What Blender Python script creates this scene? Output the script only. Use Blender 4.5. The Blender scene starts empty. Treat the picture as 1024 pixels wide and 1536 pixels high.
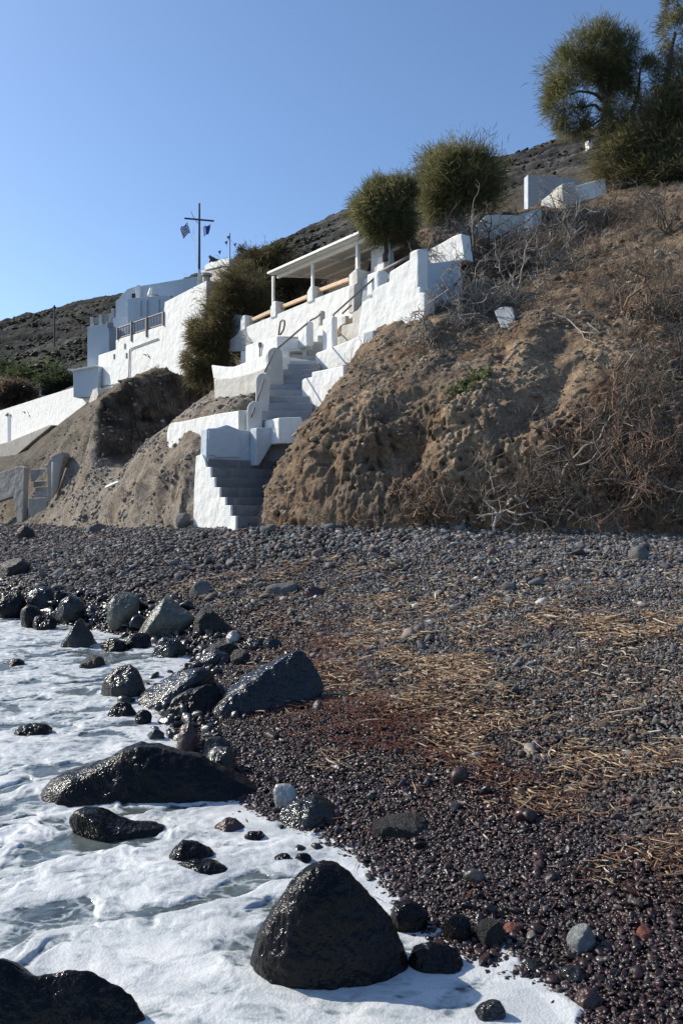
import bpy, bmesh, math, random
import numpy as np
from mathutils import Vector, Matrix
from mathutils.bvhtree import BVHTree

random.seed(7)
RNG = np.random.default_rng(11)
scene = bpy.context.scene
COL = scene.collection
F, CX, CY, CZ = 1205.0, 512.0, 768.0, 1.6      # focal length in photo pixels, photo centre, eye height

def P(px, py, D):
    return ((px - CX) / F * D, D, CZ + (CY - py) / F * D)

# ------------------------------------------------------------------ noise
_perm = np.random.default_rng(3).permutation(256)
_perm = np.concatenate([_perm, _perm, _perm])
_g = np.random.default_rng(4).normal(size=(256, 3))
_g /= np.linalg.norm(_g, axis=1)[:, None]

def perlin(p):
    p = np.asarray(p, float)
    i = np.floor(p).astype(int)
    f = p - i
    i &= 255
    u = f * f * f * (f * (f * 6 - 15) + 10)
    out = 0
    for dx in (0, 1):
        wx = u[:, 0] if dx else 1 - u[:, 0]
        for dy in (0, 1):
            wy = u[:, 1] if dy else 1 - u[:, 1]
            for dz in (0, 1):
                wz = u[:, 2] if dz else 1 - u[:, 2]
                h = _perm[_perm[_perm[(i[:, 0] + dx) & 255] + ((i[:, 1] + dy) & 255)] + ((i[:, 2] + dz) & 255)]
                g = _g[h]
                d = g[:, 0] * (f[:, 0] - dx) + g[:, 1] * (f[:, 1] - dy) + g[:, 2] * (f[:, 2] - dz)
                out = out + wx * wy * wz * d
    return out * 1.5

def fbm(p, octs=4, gain=.5, lac=2.03):
    p = np.asarray(p, float)
    s, a = 0, 1
    for k in range(octs):
        s = s + a * perlin(p + 17.3 * k)
        p = p * lac
        a *= gain
    return s

def ridged(p, octs=4, gain=.5):
    p = np.asarray(p, float)
    s, a = 0, 1
    for k in range(octs):
        s = s + a * (1 - 2 * np.abs(perlin(p + 9.1 * k)))
        p = p * 2.07
        a *= gain
    return s

def worley(p):
    """nearest and second nearest cell point distances, cell id hash"""
    p = np.asarray(p, float)
    i = np.floor(p).astype(int)
    f1 = np.full(len(p), 9.0); f2 = np.full(len(p), 9.0); cid = np.zeros(len(p))
    for dx in (-1, 0, 1):
        for dy in (-1, 0, 1):
            for dz in (-1, 0, 1):
                c = i + np.array([dx, dy, dz])
                h = _perm[_perm[_perm[c[:, 0] & 255] + (c[:, 1] & 255)] + (c[:, 2] & 255)]
                q = c + .5 + .42 * _g[h]
                d = np.linalg.norm(q - p, axis=1)
                near = d < f1
                f2 = np.where(near, f1, np.minimum(f2, d))
                cid = np.where(near, h / 255., cid)
                f1 = np.where(near, d, f1)
    return f1, f2, cid

def sstep(a, b, x):
    t = np.clip((x - a) / (b - a), 0, 1)
    return t * t * (3 - 2 * t)

# ------------------------------------------------------------------ materials
MATS = {}
class NT:
    def __init__(s, name):
        s.m = bpy.data.materials.new(name); s.m.use_nodes = True
        s.t = s.m.node_tree; s.t.nodes.clear()
        s.out = s.t.nodes.new('ShaderNodeOutputMaterial')
        MATS[name] = s.m
    def n(s, typ, ins=None, **kw):
        nd = s.t.nodes.new('ShaderNode' + typ)
        for k, v in kw.items(): setattr(nd, k, v)
        for k, v in (ins or {}).items():
            if isinstance(v, tuple) and len(v) == 2 and hasattr(v[0], 'outputs'):
                s.t.links.new(v[0].outputs[v[1]], nd.inputs[k])
            else:
                nd.inputs[k].default_value = v
        return nd
    def pos(s, scale=(1, 1, 1)):
        g = s.n('TexCoord')
        m = s.n('Mapping', {'Vector': (g, 'Object'), 'Scale': scale})
        return (m, 'Vector')
    def noise(s, scale, detail=4, rough=.55, vec=None, dist=0):
        return (s.n('TexNoise', {'Vector': vec or s.pos(), 'Scale': scale, 'Detail': detail, 'Roughness': rough, 'Distortion': dist}), 'Fac')
    def ramp(s, fac, stops):
        r = s.n('ValToRGB', {'Fac': fac})
        e = r.color_ramp.elements
        while len(e) < len(stops): e.new(.5)
        for el, (p, c) in zip(e, stops):
            el.position = p; el.color = (*c, 1) if len(c) == 3 else c
        return (r, 'Color')
    def mix(s, fac, a, b, mode='MIX'):
        m = s.n('Mix', data_type='RGBA', blend_type=mode)
        for idx, v in ((0, fac), (6, a), (7, b)):
            if isinstance(v, tuple) and len(v) == 2 and hasattr(v[0], 'outputs'):
                s.t.links.new(v[0].outputs[v[1]], m.inputs[idx])
            else:
                m.inputs[idx].default_value = (*v, 1) if isinstance(v, tuple) else v
        return (m, 2)
    def math(s, op, a, b=0.):
        m = s.n('Math', operation=op)
        for idx, v in ((0, a), (1, b)):
            if isinstance(v, tuple): s.t.links.new(v[0].outputs[v[1]], m.inputs[idx])
            else: m.inputs[idx].default_value = v
        return (m, 'Value')
    def bump(s, h, strength=.5, dist=.02, nrm=None):
        ins = {'Height': h, 'Strength': strength, 'Distance': dist}
        if nrm: ins['Normal'] = nrm
        return (s.n('Bump', ins), 'Normal')
    def attr(s, name, out='Color'):
        return (s.n('Attribute', attribute_name=name), out)
    def bsdf(s, color, rough=.8, normal=None, spec=.5, **kw):
        ins = {'Base Color': (*color, 1) if isinstance(color, tuple) and not hasattr(color[0], 'outputs') else color,
               'Roughness': rough, 'Specular IOR Level': spec}
        if normal: ins['Normal'] = normal
        ins.update(kw)
        b = s.n('BsdfPrincipled', ins)
        s.t.links.new(b.outputs[0], s.out.inputs[0])
        return b

def plain(name, color, rough=.7, var=.25, scale=6, bump=.25, spec=.4, bscale=60):
    t = NT(name)
    d = tuple(c * (1 - var) for c in color); l = tuple(min(1, c * (1 + var)) for c in color)
    c = t.ramp(t.noise(scale, 5, .6), [(.3, d), (.7, l)])
    t.bsdf(c, rough, t.bump(t.noise(bscale, 4), bump, .01), spec)
    return t.m

def plaster(name, c0, c1, stain=.35):
    t = NT(name)
    big = t.noise(.9, 5, .6)
    streak = t.noise(3, 4, .6, t.pos((1.6, 1.6, .25)))
    c = t.mix(t.ramp(big, [(.35, (0, 0, 0)), (.75, (1, 1, 1))]), c0, c1)
    c = t.mix(t.ramp(streak, [(.52, (0, 0, 0)), (.85, (stain, stain, stain))]), c, (.42, .38, .32))
    grime = t.noise(2.4, 6, .7)
    c = t.mix(t.ramp(grime, [(.58, (0, 0, 0)), (.78, (stain * .9,) * 3)]), c, (.40, .37, .32))
    rust = t.noise(5, 3, .6, t.pos((2.2, 2.2, .18)))
    c = t.mix(t.ramp(rust, [(.68, (0, 0, 0)), (.80, (.28, .28, .28))]), c, (.36, .24, .15))
    fine = t.noise(22, 5, .65)
    lump = t.noise(3.5, 3, .5)
    n1 = t.bump(lump, .6, .08)
    t.bsdf(c, .85, t.bump(fine, .22, .012, n1), .25)
    return t.m
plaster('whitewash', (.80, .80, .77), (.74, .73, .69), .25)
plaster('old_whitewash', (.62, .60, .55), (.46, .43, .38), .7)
plaster('shaded_whitewash', (.36, .38, .41), (.29, .31, .34), .3)  # whitewash darkened to grey for wall faces in shade
plaster('shaded_blue_whitewash', (.52, .57, .62), (.46, .51, .56), .2)  # whitewash blued and darkened for shaded walls, also the pale blue house
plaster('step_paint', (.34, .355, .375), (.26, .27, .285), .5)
plaster('dark_step_paint', (.20, .20, .205), (.14, .14, .145), .5)
plaster('concrete', (.36, .34, .31), (.24, .22, .20), .6)
plaster('stained_concrete', (.42, .42, .41), (.20, .22, .25), .8)
plain('metal_grey', (.22, .22, .22), .5, .2, 8, .1)
plain('metal_dark', (.05, .055, .07), .5, .2, 8, .1)
plain('rail_brown', (.19, .16, .14), .6, .3, 9, .2)
plain('wood_rail', (.62, .42, .26), .55, .2, 9, .2)
plain('white_paint', (.80, .80, .78), .45, .06, 5, .05)
plain('roof_panel', (.62, .63, .58), .6, .08, 2, .05)
plain('flag_blue', (.04, .09, .30), .8, .2, 9, .1)
plain('flag_white', (.7, .72, .75), .8, .1, 9, .1)
plain('dark_void', (.03, .03, .035), .9, .2, 6, .1)
plain('door_and_shade_blue', (.25, .29, .34), .7, .15, 5, .1)  # blue of a door, also stands for the shade in the doorway recess
plain('broken_wood', (.13, .085, .065), .85, .4, 9, .4)

def rockmat(name, cd, cl, r0, r1, spec=.5, bscale=14, bstr=.6, speck=0, gloss=False):
    t = NT(name)
    n = t.noise(5, 8, .65)
    c = t.ramp(n, [(.32, cd), (.68, cl)])
    if speck:
        sp = t.noise(70, 3, .6)
        c = t.mix(t.ramp(sp, [(.55, (0, 0, 0)), (.72, (speck,) * 3)]), c, (.5, .5, .48))
    rr = t.ramp(t.noise(9, 5, .6), [(.35, (r0,) * 3), (.65, (r1,) * 3)])
    b1 = t.bump(t.noise(bscale, 8, .72), bstr, .045)
    vo = (t.n('TexVoronoi', {'Vector': t.pos(), 'Scale': 38.0}), 'Distance')
    if gloss:
        b1 = t.bump(t.noise(34, 2, .5), .5, .014, t.bump(t.noise(9, 5, .65), .6, .05))
        b2 = t.bump((t.n('TexVoronoi', {'Vector': t.pos(), 'Scale': 62.0}), 'Distance'), .25, .007, b1)
        t.bsdf(c, rr, b2, spec); return
    t.bsdf(c, rr, t.bump(vo, .35, .014, b1), spec)
    return t.m
rockmat('wet_black_rock', (.003, .003, .0035), (.011, .010, .011), .08, .36, .20, 30, 1.0, gloss=True)
rockmat('wet_blue_rock', (.006, .008, .012), (.018, .022, .030), .08, .26, .35, 22, .9, gloss=True)
rockmat('wet_grey_rock', (.008, .0085, .0085), (.032, .034, .032), .07, .28, .4, 22, .9, gloss=True)
rockmat('green_rock', (.045, .048, .038), (.12, .125, .098), .14, .4, .45, gloss=True)
rockmat('damp_rock', (.012, .011, .011), (.05, .046, .044), .3, .6, .3, 22, 1.0)
rockmat('dry_rock', (.07, .068, .066), (.16, .155, .15), .75, .9, .3, speck=.12)
rockmat('pale_wet_rock', (.22, .22, .21), (.42, .42, .39), .15, .35, .6, speck=.4, gloss=True)
rockmat('red_rock', (.14, .035, .022), (.22, .07, .045), .35, .6, .4)
rockmat('speckled_rock', (.08, .09, .09), (.2, .21, .21), .25, .5, .5, speck=.5)
rockmat('maroon_rock', (.03, .014, .014), (.07, .035, .03), .25, .5, .5, gloss=True)

def vcol_mat(name, rough, spec=.3, transl=0., wet=False, bump=0):
    t = NT(name)
    c = t.attr('col')
    nrm = t.bump(t.noise(60, 4), bump, .01) if bump else None
    if wet:
        r = t.n('MapRange', {'Value': t.attr('wet', 'Fac'), 'From Min': 0., 'From Max': 1., 'To Min': rough, 'To Max': .24})
        sp = t.n('MapRange', {'Value': t.attr('wet', 'Fac'), 'From Min': 0., 'From Max': 1., 'To Min': .25, 'To Max': .6})
        t.bsdf(c, (r, 'Result'), nrm, (sp, 'Result'))
    else:
        b = t.bsdf(c, rough, nrm, spec)
        if transl:
            tr = t.n('BsdfTranslucent', {'Color': c})
            mx = t.n('MixShader', {0: transl, 1: (b, 0), 2: (tr, 0)})
            t.t.links.new(mx.outputs[0], t.out.inputs[0])
    return t.m
vcol_mat('pebble', .8, wet=True, bump=.5)
vcol_mat('straw', .65, .3, .15)
vcol_mat('foliage', .6, .25, .5)
vcol_mat('dead_wood', .85, .2)
vcol_mat('bark', .9, .2, bump=.4)

# earth, uses per-vertex tint
t = NT('earth')
tint = t.attr('col')
n1 = t.noise(2.2, 6, .65); n2 = t.noise(14, 6, .7); n3 = t.noise(70, 3, .6)
c = t.mix(t.ramp(n1, [(.35, (.72, .70, .68)), (.65, (1.22, 1.2, 1.16))]), (0, 0, 0), tint)
c = t.mix(1., tint, t.ramp(n1, [(.33, (.62, .60, .60)), (.67, (1.30, 1.27, 1.22))]), 'MULTIPLY')
c = t.mix(1., c, t.ramp(n2, [(.3, (.55, .55, .56)), (.7, (1.4, 1.38, 1.34))]), 'MULTIPLY')
c = t.mix(t.ramp(n3, [(.66, (0, 0, 0)), (.74, (.35, .35, .35))]), c, (.30, .28, .25))
b1 = t.bump(n2, .9, .12)
t.bsdf(c, .95, t.bump(n3, .8, .025, b1), .1)

t = NT('hill_ground')
tint = t.attr('col')
n1 = t.noise(.12, 8, .7); n2 = t.noise(.55, 6, .75, t.pos((.5, .5, 2.0)))
c = t.mix(1., tint, t.ramp(n1, [(.3, (.55, .55, .55)), (.7, (1.45, 1.4, 1.35))]), 'MULTIPLY')
c = t.mix(1., c, t.ramp(n2, [(.35, (.35, .36, .35)), (.65, (1.5, 1.5, 1.5))]), 'MULTIPLY')
t.bsdf(c, .95, t.bump(n2, .8, 1.2), .1)

t = NT('beach_ground')
n2 = t.noise(24, 6, .7)
c = t.ramp(n2, [(.3, (.012, .009, .009)), (.7, (.05, .042, .04))])
t.bsdf(c, .7, t.bump(n2, .8, .03), .3)

# foam over grey green water
t = NT('foamy_water')
fo = t.attr('foam', 'Fac')
fine = t.noise(55, 5, .65); mid = t.noise(13, 4, .6); bub = (t.n('TexVoronoi', {'Vector': t.pos(), 'Scale': 95.0}), 'Distance')
wadd = t.n('VectorMath', {0: t.pos((1, 1.8, 1)), 1: (t.n('VectorMath', {0: (t.n('TexNoise', {'Vector': t.pos(), 'Scale': 4.0, 'Detail': 3.0}), 'Color'), 3: .35}, operation='SCALE'), 'Vector')}, operation='ADD')
vo1 = (t.n('TexVoronoi', {'Vector': (wadd, 'Vector'), 'Scale': 5.0}, feature='DISTANCE_TO_EDGE'), 'Distance')
vo2 = (t.n('TexVoronoi', {'Vector': (wadd, 'Vector'), 'Scale': 14.0}, feature='DISTANCE_TO_EDGE'), 'Distance')
lace1 = t.ramp(vo1, [(.0, (1, 1, 1)), (.32, (0, 0, 0))]); lace2 = t.ramp(vo2, [(.0, (1, 1, 1)), (.30, (0, 0, 0))])
lac = t.math('ADD', t.math('MULTIPLY', t.math('SUBTRACT', lace1, .45), .42), t.math('MULTIPLY', t.math('SUBTRACT', lace2, .45), .26))
edge = t.math('ADD', t.math('ADD', fo, lac), t.math('MULTIPLY', t.math('SUBTRACT', fine, .5), .38))
fac = t.ramp(edge, [(.36, (0, 0, 0)), (.62, (1, 1, 1))])
tonal = t.mix(t.ramp(t.noise(3.2, 5, .6, t.pos((.7, 1.5, 1))), [(.35, (0, 0, 0)), (.65, (1, 1, 1))]), (.45, .475, .485), (.63, .64, .635))
fc = t.mix(t.ramp(edge, [(.4, (0, 0, 0)), (.95, (1, 1, 1))]), (.22, .265, .28), tonal)
fn = t.bump(bub, .22, .006, t.bump(mid, .16, .03, t.bump(fine, .12, .010)))
fb = t.n('BsdfPrincipled', {'Base Color': fc, 'Roughness': .55, 'Normal': fn, 'Specular IOR Level': .35,
                            'Subsurface Weight': .25, 'Subsurface Radius': (.02, .02, .02), 'Subsurface Scale': .5})
wn = t.bump(t.noise(9, 4, .5), .45, .04)
wc = t.ramp(t.noise(4, 4), [(.35, (.04, .05, .05)), (.7, (.12, .145, .145))])
wb = t.n('BsdfPrincipled', {'Base Color': wc, 'Roughness': .08, 'Normal': wn, 'Specular IOR Level': .5})
mx = t.n('MixShader', {0: fac, 1: (wb, 0), 2: (fb, 0)})
t.t.links.new(mx.outputs[0], t.out.inputs[0])

t = NT('open_water')
t.bsdf(t.ramp(t.noise(.2, 4), [(.3, (.02, .05, .08)), (.7, (.04, .08, .11))]), .15, t.bump(t.noise(1.2, 5), .6, .3), .5)

# ------------------------------------------------------------------ object helpers
def tag(o, label=None, cat=None, group=None, kind=None):
    if label: o['label'] = label
    if cat: o['category'] = cat
    if group: o['group'] = group
    if kind: o['kind'] = kind
    return o

def empty(name, loc, label, cat, group=None):
    o = bpy.data.objects.new(name, None); COL.objects.link(o)
    o.location = loc; o.empty_display_size = .3
    return tag(o, label, cat, group)

def link_mesh(name, me, mat, parent=None, smooth=False):
    o = bpy.data.objects.new(name, me); COL.objects.link(o)
    if mat is not None: me.materials.append(MATS[mat] if isinstance(mat, str) else mat)
    if smooth: me.polygons.foreach_set('use_smooth', np.ones(len(me.polygons), bool))
    if parent:
        o.parent = parent
        o.matrix_parent_inverse = Matrix.Translation(-Vector(parent.location))
    return o

def np_mesh(name, v, f, mat, parent=None, smooth=True, col=None, attrs=None):
    """v (N,3), f (M,k) constant face size; col (N,3) point colours"""
    v = np.asarray(v, np.float32); f = np.asarray(f, np.int32)
    me = bpy.data.meshes.new(name)
    me.vertices.add(len(v)); me.vertices.foreach_set('co', v.ravel())
    k = f.shape[1]
    me.loops.add(f.size); me.loops.foreach_set('vertex_index', f.ravel())
    me.polygons.add(len(f))
    me.polygons.foreach_set('loop_start', np.arange(0, f.size, k, dtype=np.int32))
    me.polygons.foreach_set('loop_total', np.full(len(f), k, np.int32))
    if col is not None:
        a = me.attributes.new('col', 'FLOAT_COLOR', 'POINT')
        c4 = np.ones((len(v), 4), np.float32); c4[:, :3] = col
        a.data.foreach_set('color', c4.ravel())
    for an, val in (attrs or {}).items():
        a = me.attributes.new(an, 'FLOAT', 'POINT')
        a.data.foreach_set('value', np.asarray(val, np.float32))
    me.update(calc_edges=True)
    return link_mesh(name, me, mat, parent, smooth)

class MB:
    """collects shapes, builds ONE mesh object"""
    def __init__(s): s.v = []; s.f = []; s.c = []
    def add(s, v, f, c=None):
        b = len(s.v); s.v += [tuple(p) for p in v]; s.f += [tuple(i + b for i in q) for q in f]
        s.c += [c or (1, 1, 1)] * len(v)
    def prism(s, front, off):
        n = len(front); o = Vector(off)
        v = [Vector(p) for p in front] + [Vector(p) + o for p in front]
        f = [tuple(range(n)), tuple(range(2 * n - 1, n - 1, -1))]
        f += [((i + 1) % n, i, i + n, (i + 1) % n + n) for i in range(n)]
        s.add(v, f)
    def box(s, o, a, b, c):
        """corner o and three edge vectors"""
        o, a, b, c = map(Vector, (o, a, b, c))
        v = [o, o + a, o + a + b, o + b, o + c, o + a + c, o + a + b + c, o + b + c]
        s.add(v, [(0, 3, 2, 1), (4, 5, 6, 7), (0, 1, 5, 4), (1, 2, 6, 5), (2, 3, 7, 6), (3, 0, 4, 7)])
    def tube(s, pts, r, sides=6, c=None, cap=True):
        pts = [Vector(p) for p in pts]; n = len(pts)
        rr = r if isinstance(r, (list, tuple)) else [r] * n
        v = []; up = None
        for i, p in enumerate(pts):
            d = (pts[min(i + 1, n - 1)] - pts[max(i - 1, 0)]).normalized()
            if up is None: up = Vector((0, 0, 1)) if abs(d.z) < .9 else Vector((1, 0, 0))
            x = d.cross(up)
            if x.length < 1e-4: x = d.orthogonal()
            x.normalize(); y = x.cross(d).normalized(); up = y
            for k in range(sides):
                an = 2 * math.pi * k / sides
                v.append(p + (x * math.cos(an) + y * math.sin(an)) * rr[i])
        f = [(i * sides + k, i * sides + (k + 1) % sides, (i + 1) * sides + (k + 1) % sides, (i + 1) * sides + k)
             for i in range(n - 1) for k in range(sides)]
        if cap and sides > 3: f += [tuple(range(sides - 1, -1, -1)), tuple((n - 1) * sides + k for k in range(sides))]
        s.add(v, f, c)
    def build(s, name, mat, parent=None, smooth=False, bevel=0, vcol=False, seg=2):
        me = bpy.data.meshes.new(name)
        me.from_pydata(s.v, [], s.f)
        if vcol:
            a = me.attributes.new('col', 'FLOAT_COLOR', 'POINT')
            c4 = np.ones((len(s.v), 4), np.float32); c4[:, :3] = np.array(s.c)
            a.data.foreach_set('color', c4.ravel())
        bm = bmesh.new(); bm.from_mesh(me)
        bmesh.ops.recalc_face_normals(bm, faces=bm.faces); bm.to_mesh(me); bm.free()
        o = link_mesh(name, me, mat, parent, smooth)
        if bevel:
            m = o.modifiers.new('edge', 'BEVEL'); m.width = bevel; m.segments = seg; m.limit_method = 'ANGLE'
            m.use_clamp_overlap = True
        return o

class Plane:
    """vertical plane through (x,y) running along d"""
    def __init__(s, x, y, d):
        L = math.hypot(*d); s.x, s.y, s.d = x, y, (d[0] / L, d[1] / L)
        nx, ny = -s.d[1], s.d[0]
        if nx * x + ny * y < 0: nx, ny = -nx, -ny
        s.inw = Vector((nx, ny, 0))
    @classmethod
    def at(c, px, D, d): return c((px - CX) / F * D, D, d)
    def t(s, px):
        k = (px - CX) / F
        return (k * s.y - s.x) / (s.d[0] - k * s.d[1])
    def D(s, px): return s.y + s.t(px) * s.d[1]
    def hit(s, px, py):
        return Vector(P(px, py, s.D(px)))
    def poly(s, pts): return [s.hit(*p) for p in pts]
    def shift(s, k): return Plane(s.x + s.inw.x * k, s.y + s.inw.y * k, s.d)

ALONG = (-.6, .8)      # along the shore, away from the camera
INLAND = (.8, .6)
def wall(name, plane, pts, th, mat, label=None, cat=None, group=None, parent=None, bevel=.02, off=None):
    m = MB(); m.prism(plane.poly(pts), off or plane.inw * th)
    o = m.build(name, mat, parent, bevel=bevel)
    if label: tag(o, label, cat, group)
    return o
def Zm(x0, y0, k): return lambda *q: [(x0 + a / k, y0 + b / k) for a, b in q]
Z1 = Zm(120, 400, 5.12); Z2 = Zm(250, 290, 8.533); Z3 = Zm(340, 340, 7.68); Z4 = Zm(450, 340, 5.12)
Z5 = Zm(310, 480, 6.02); Z6 = Zm(0, 530, 6.4); Z7 = Zm(620, 240, 3.2); Z8 = Zm(280, 600, 5.69)
# ================================================================== TERRAIN
class Surf:
    """z(x,y) through scattered points, linear radial kernel"""
    def __init__(s, pts, soft=.02):
        p = np.array(pts, float); s.c = p[:, :2]; n = len(p)
        A = np.zeros((n + 3, n + 3))
        r = np.linalg.norm(s.c[:, None] - s.c[None], axis=2)
        A[:n, :n] = r + 0 - soft * np.eye(n)
        A[:n, n] = 1; A[:n, n + 1:] = s.c; A[n, :n] = 1; A[n + 1:, :n] = s.c.T
        b = np.zeros(n + 3); b[:n] = p[:, 2]
        s.w = np.linalg.solve(A, b)
    def __call__(s, xy):
        xy = np.asarray(xy, float); out = np.empty(len(xy)); n = len(s.c)
        for i in range(0, len(xy), 40000):
            q = xy[i:i + 40000]
            r = np.sqrt(((q[:, None] - s.c[None]) ** 2).sum(2))
            out[i:i + 40000] = r @ s.w[:n] + s.w[n] + q @ s.w[n + 1:]
        return out

# ---- waterline: photo rows on the level z = 0
SHORE_PX = [(1150, 1760), (1000, 1640), (900, 1560), (868, 1490), (820, 1458), (760, 1440), (690, 1432), (640, 1410), (605, 1355),
            (575, 1310), (540, 1280), (480, 1250), (420, 1236), (375, 1226), (345, 1195), (325, 1150), (285, 1112), (240, 1092),
            (225, 1055), (262, 1010), (300, 988), (270, 972), (215, 962), (165, 948), (120, 938), (60, 932), (0, 924),
            (-90, 903), (-220, 878), (-450, 850)]
SHORE = []
for px, py in SHORE_PX:
    D = CZ * F / (py - CY)
    SHORE.append(((px - CX) / F * D, D))
SHORE = np.array(SHORE)
def shore_sd(xy):
    """signed distance to the waterline, positive on land"""
    xy = np.asarray(xy, float); best = np.full(len(xy), 1e9); sgn = np.ones(len(xy))
    for a, b in zip(SHORE[:-1], SHORE[1:]):
        d = b - a; L = (d ** 2).sum()
        t = np.clip(((xy - a) @ d) / L, 0, 1)
        q = a + t[:, None] * d
        e = xy - q; dist = np.sqrt((e ** 2).sum(1))
        cr = d[0] * e[:, 1] - d[1] * e[:, 0]
        m = dist < best - 1e-9
        best = np.where(m, dist, best); sgn = np.where(m, np.where(cr < 0, 1., -1.), sgn)
    return best * sgn

BASE = [(1250, 806, 10.8), (1024, 803, 11.9), (900, 801, 12.3), (800, 799, 12.7), (700, 796, 13.1), (600, 793, 13.6), (500, 791, 14.2),
        (430, 791, 14.95), (400, 792, 15.5), (350, 792, 15.9), (290, 790, 16.9), (200, 792, 20), (100, 790, 25.5), (40, 787, 30), (0, 786, 33), (-120, 784, 42), (-300, 782, 55)]
bp = [P(*b) for b in BASE]
ctl = list(bp)
ctl += [(x, y + 3, z + .25) for x, y, z in bp]
ctl += [(x, y, 0.0) for x, y in SHORE[::2]]
for x, y in SHORE[::3]:
    ctl.append((x - 1.2, y - .9, -.22))
ctl += [(-6, 3, -.6), (-12, 8, -.8), (-22, 16, -.9), (3.5, 1.5, .45), (5, 5, .85), (2.2, 1.2, .25)]
beach_h0 = Surf(ctl)
def beach_h(xy):
    xy = np.asarray(xy, float)
    p3 = np.c_[xy, np.zeros(len(xy))]
    sd = shore_sd(xy)
    amp = sstep(-.2, 1.5, sd)
    return beach_h0(xy) + amp * (.05 * fbm(p3 * .9, 3) + .02 * fbm(p3 * 3.1, 2))

def polar(pxs, Ds):
    PX, DD = np.meshgrid(pxs, Ds)
    return np.c_[((PX - CX) / F * DD).ravel(), DD.ravel()]
def gridfaces(nr, nc):
    i = np.arange(nr * nc).reshape(nr, nc)
    return np.c_[i[:-1, :-1].ravel(), i[:-1, 1:].ravel(), i[1:, 1:].ravel(), i[1:, :-1].ravel()]

pxs = np.linspace(-700, 2000, 380); Ds = np.geomspace(1.3, 58, 260)
xy = polar(pxs, Ds)
xr = np.linspace(-2.5, 7, 60); yr = np.linspace(-5, 1.36, 40)
xq, yq = np.meshgrid(xr, yr); xy2 = np.c_[xq.ravel(), yq.ravel()]
o = np_mesh('beach', np.concatenate([np.c_[xy, beach_h(xy) - .012], np.c_[xy2, beach_h(xy2) - .03]]), np.concatenate([gridfaces(260, 380), gridfaces(40, 60) + len(xy)]), 'beach_ground')
tag(o, kind='structure')

def ray_beach(px, py, dmin=1.8, dmax=60):
    ds = np.geomspace(dmin, dmax, 1500)
    q = np.c_[(px - CX) / F * ds, ds]
    z = np.maximum(beach_h(q), 0.0)
    zr = CZ + (CY - py) / F * ds
    k = np.argmax(zr <= z)
    return (ds[k] if zr[k] <= z[k] else dmax)

# ---- bluff behind the beach
_bx = np.array([b[0] for b in BASE[::-1]]); _bd = np.array([b[2] for b in BASE[::-1]]); _by = np.array([b[1] for b in BASE[::-1]])
C = []
for _px in list(range(-300, 300, 18)) + list(range(300, 1260, 40)):
    x, y, z = P(_px, np.interp(_px, _bx, _by), np.interp(_px, _bx, _bd))
    C.append((x, y, z - .12))
    if _px < 290: C.append((x * (y - .6) / y, y - .6, z - .45))
def add(*rows):
    for r in rows: C.append(P(*r))
add((424, 765, 15.25), (420, 725, 15.7), (424, 692, 16.05), (452, 648, 16.45), (488, 606, 16.85), (385, 770, 16.6), (385, 740, 17.0), (392, 720, 17.3), (400, 700, 17.5), (516, 568, 17.2), (560, 527, 17.5),
    (577, 512, 17.65), (605, 493, 17.8), (640, 464, 18.1),
    (470, 655, 15.25), (470, 700, 14.9), (470, 750, 14.65), (520, 660, 14.7), (520, 720, 14.4), (560, 655, 14.45), (560, 730, 14.1), (640, 655, 14.1), (640, 730, 13.75),
    (600, 690, 14.35), (720, 630, 13.9), (720, 720, 13.4), (820, 625, 13.5), (820, 720, 13.0), (900, 645, 13.0), (900, 740, 12.6), (1024, 675, 12.6), (1024, 750, 12.15), (1200, 690, 11.9),
    (540, 600, 16.0), (600, 570, 16.0), (660, 570, 15.4), (700, 550, 15.4), (760, 560, 14.9), (800, 500, 15.6), (850, 480, 15.7), (850, 560, 14.4), (930, 500, 15.0), (930, 570, 13.9), (1024, 500, 14.4), (1024, 590, 13.3),
    (1200, 520, 13.4), (650, 490, 17.3), (700, 480, 17.4), (760, 475, 17.2), (840, 440, 17.3), (930, 410, 17.4), (1024, 390, 17.0), (1200, 330, 16.5),
    (700, 415, 20.0), (740, 385, 20.8), (800, 345, 22.3), (850, 318, 23.0), (900, 292, 23.6), (930, 284, 23.8), (960, 288, 22.6), (1024, 285, 21.6), (1150, 250, 21),
    (1024, 330, 19), (940, 345, 20), (860, 375, 20), (780, 425, 19.2), (720, 300, 45), (850, 285, 40), (1000, 262, 34), (1200, 200, 30), (600, 330, 45), (500, 380, 45))
# under the stairs and terraces (kept below the masonry)
for px, D, z in [(380, 17.6, 1.9), (375, 16.8, 1.5), (395, 17.0, 1.6), (430, 17.9, 2.6), (440, 18.6, 3.4), (455, 19.6, 4.2), (470, 20.8, 4.9), (520, 19.9, 5.2), (560, 19.4, 5.9), (600, 18.9, 6.3), (620, 20.2, 7.0),
                 (345, 16.6, 1.5), (330, 17.4, 1.9), (400, 16.5, 1.5), (380, 20.5, 4.6), (420, 21.5, 5.2), (480, 23.0, 6.4), (420, 24.5, 6.4), (380, 26, 6.4), (460, 26, 7.0), (540, 24, 7.2), (560, 27, 8.2), (480, 29, 8.2),
                 (500, 33, 9.0), (350, 31, 7.0), (420, 34, 9.0)]:
    C.append(((px - CX) / F * D, D, z))
add((590, 398, 22.6), (615, 372, 22.8), (640, 352, 23.2), (690, 338, 24), (560, 385, 25), (650, 400, 21.0), (610, 420, 20.4), (740, 330, 25))
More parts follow.
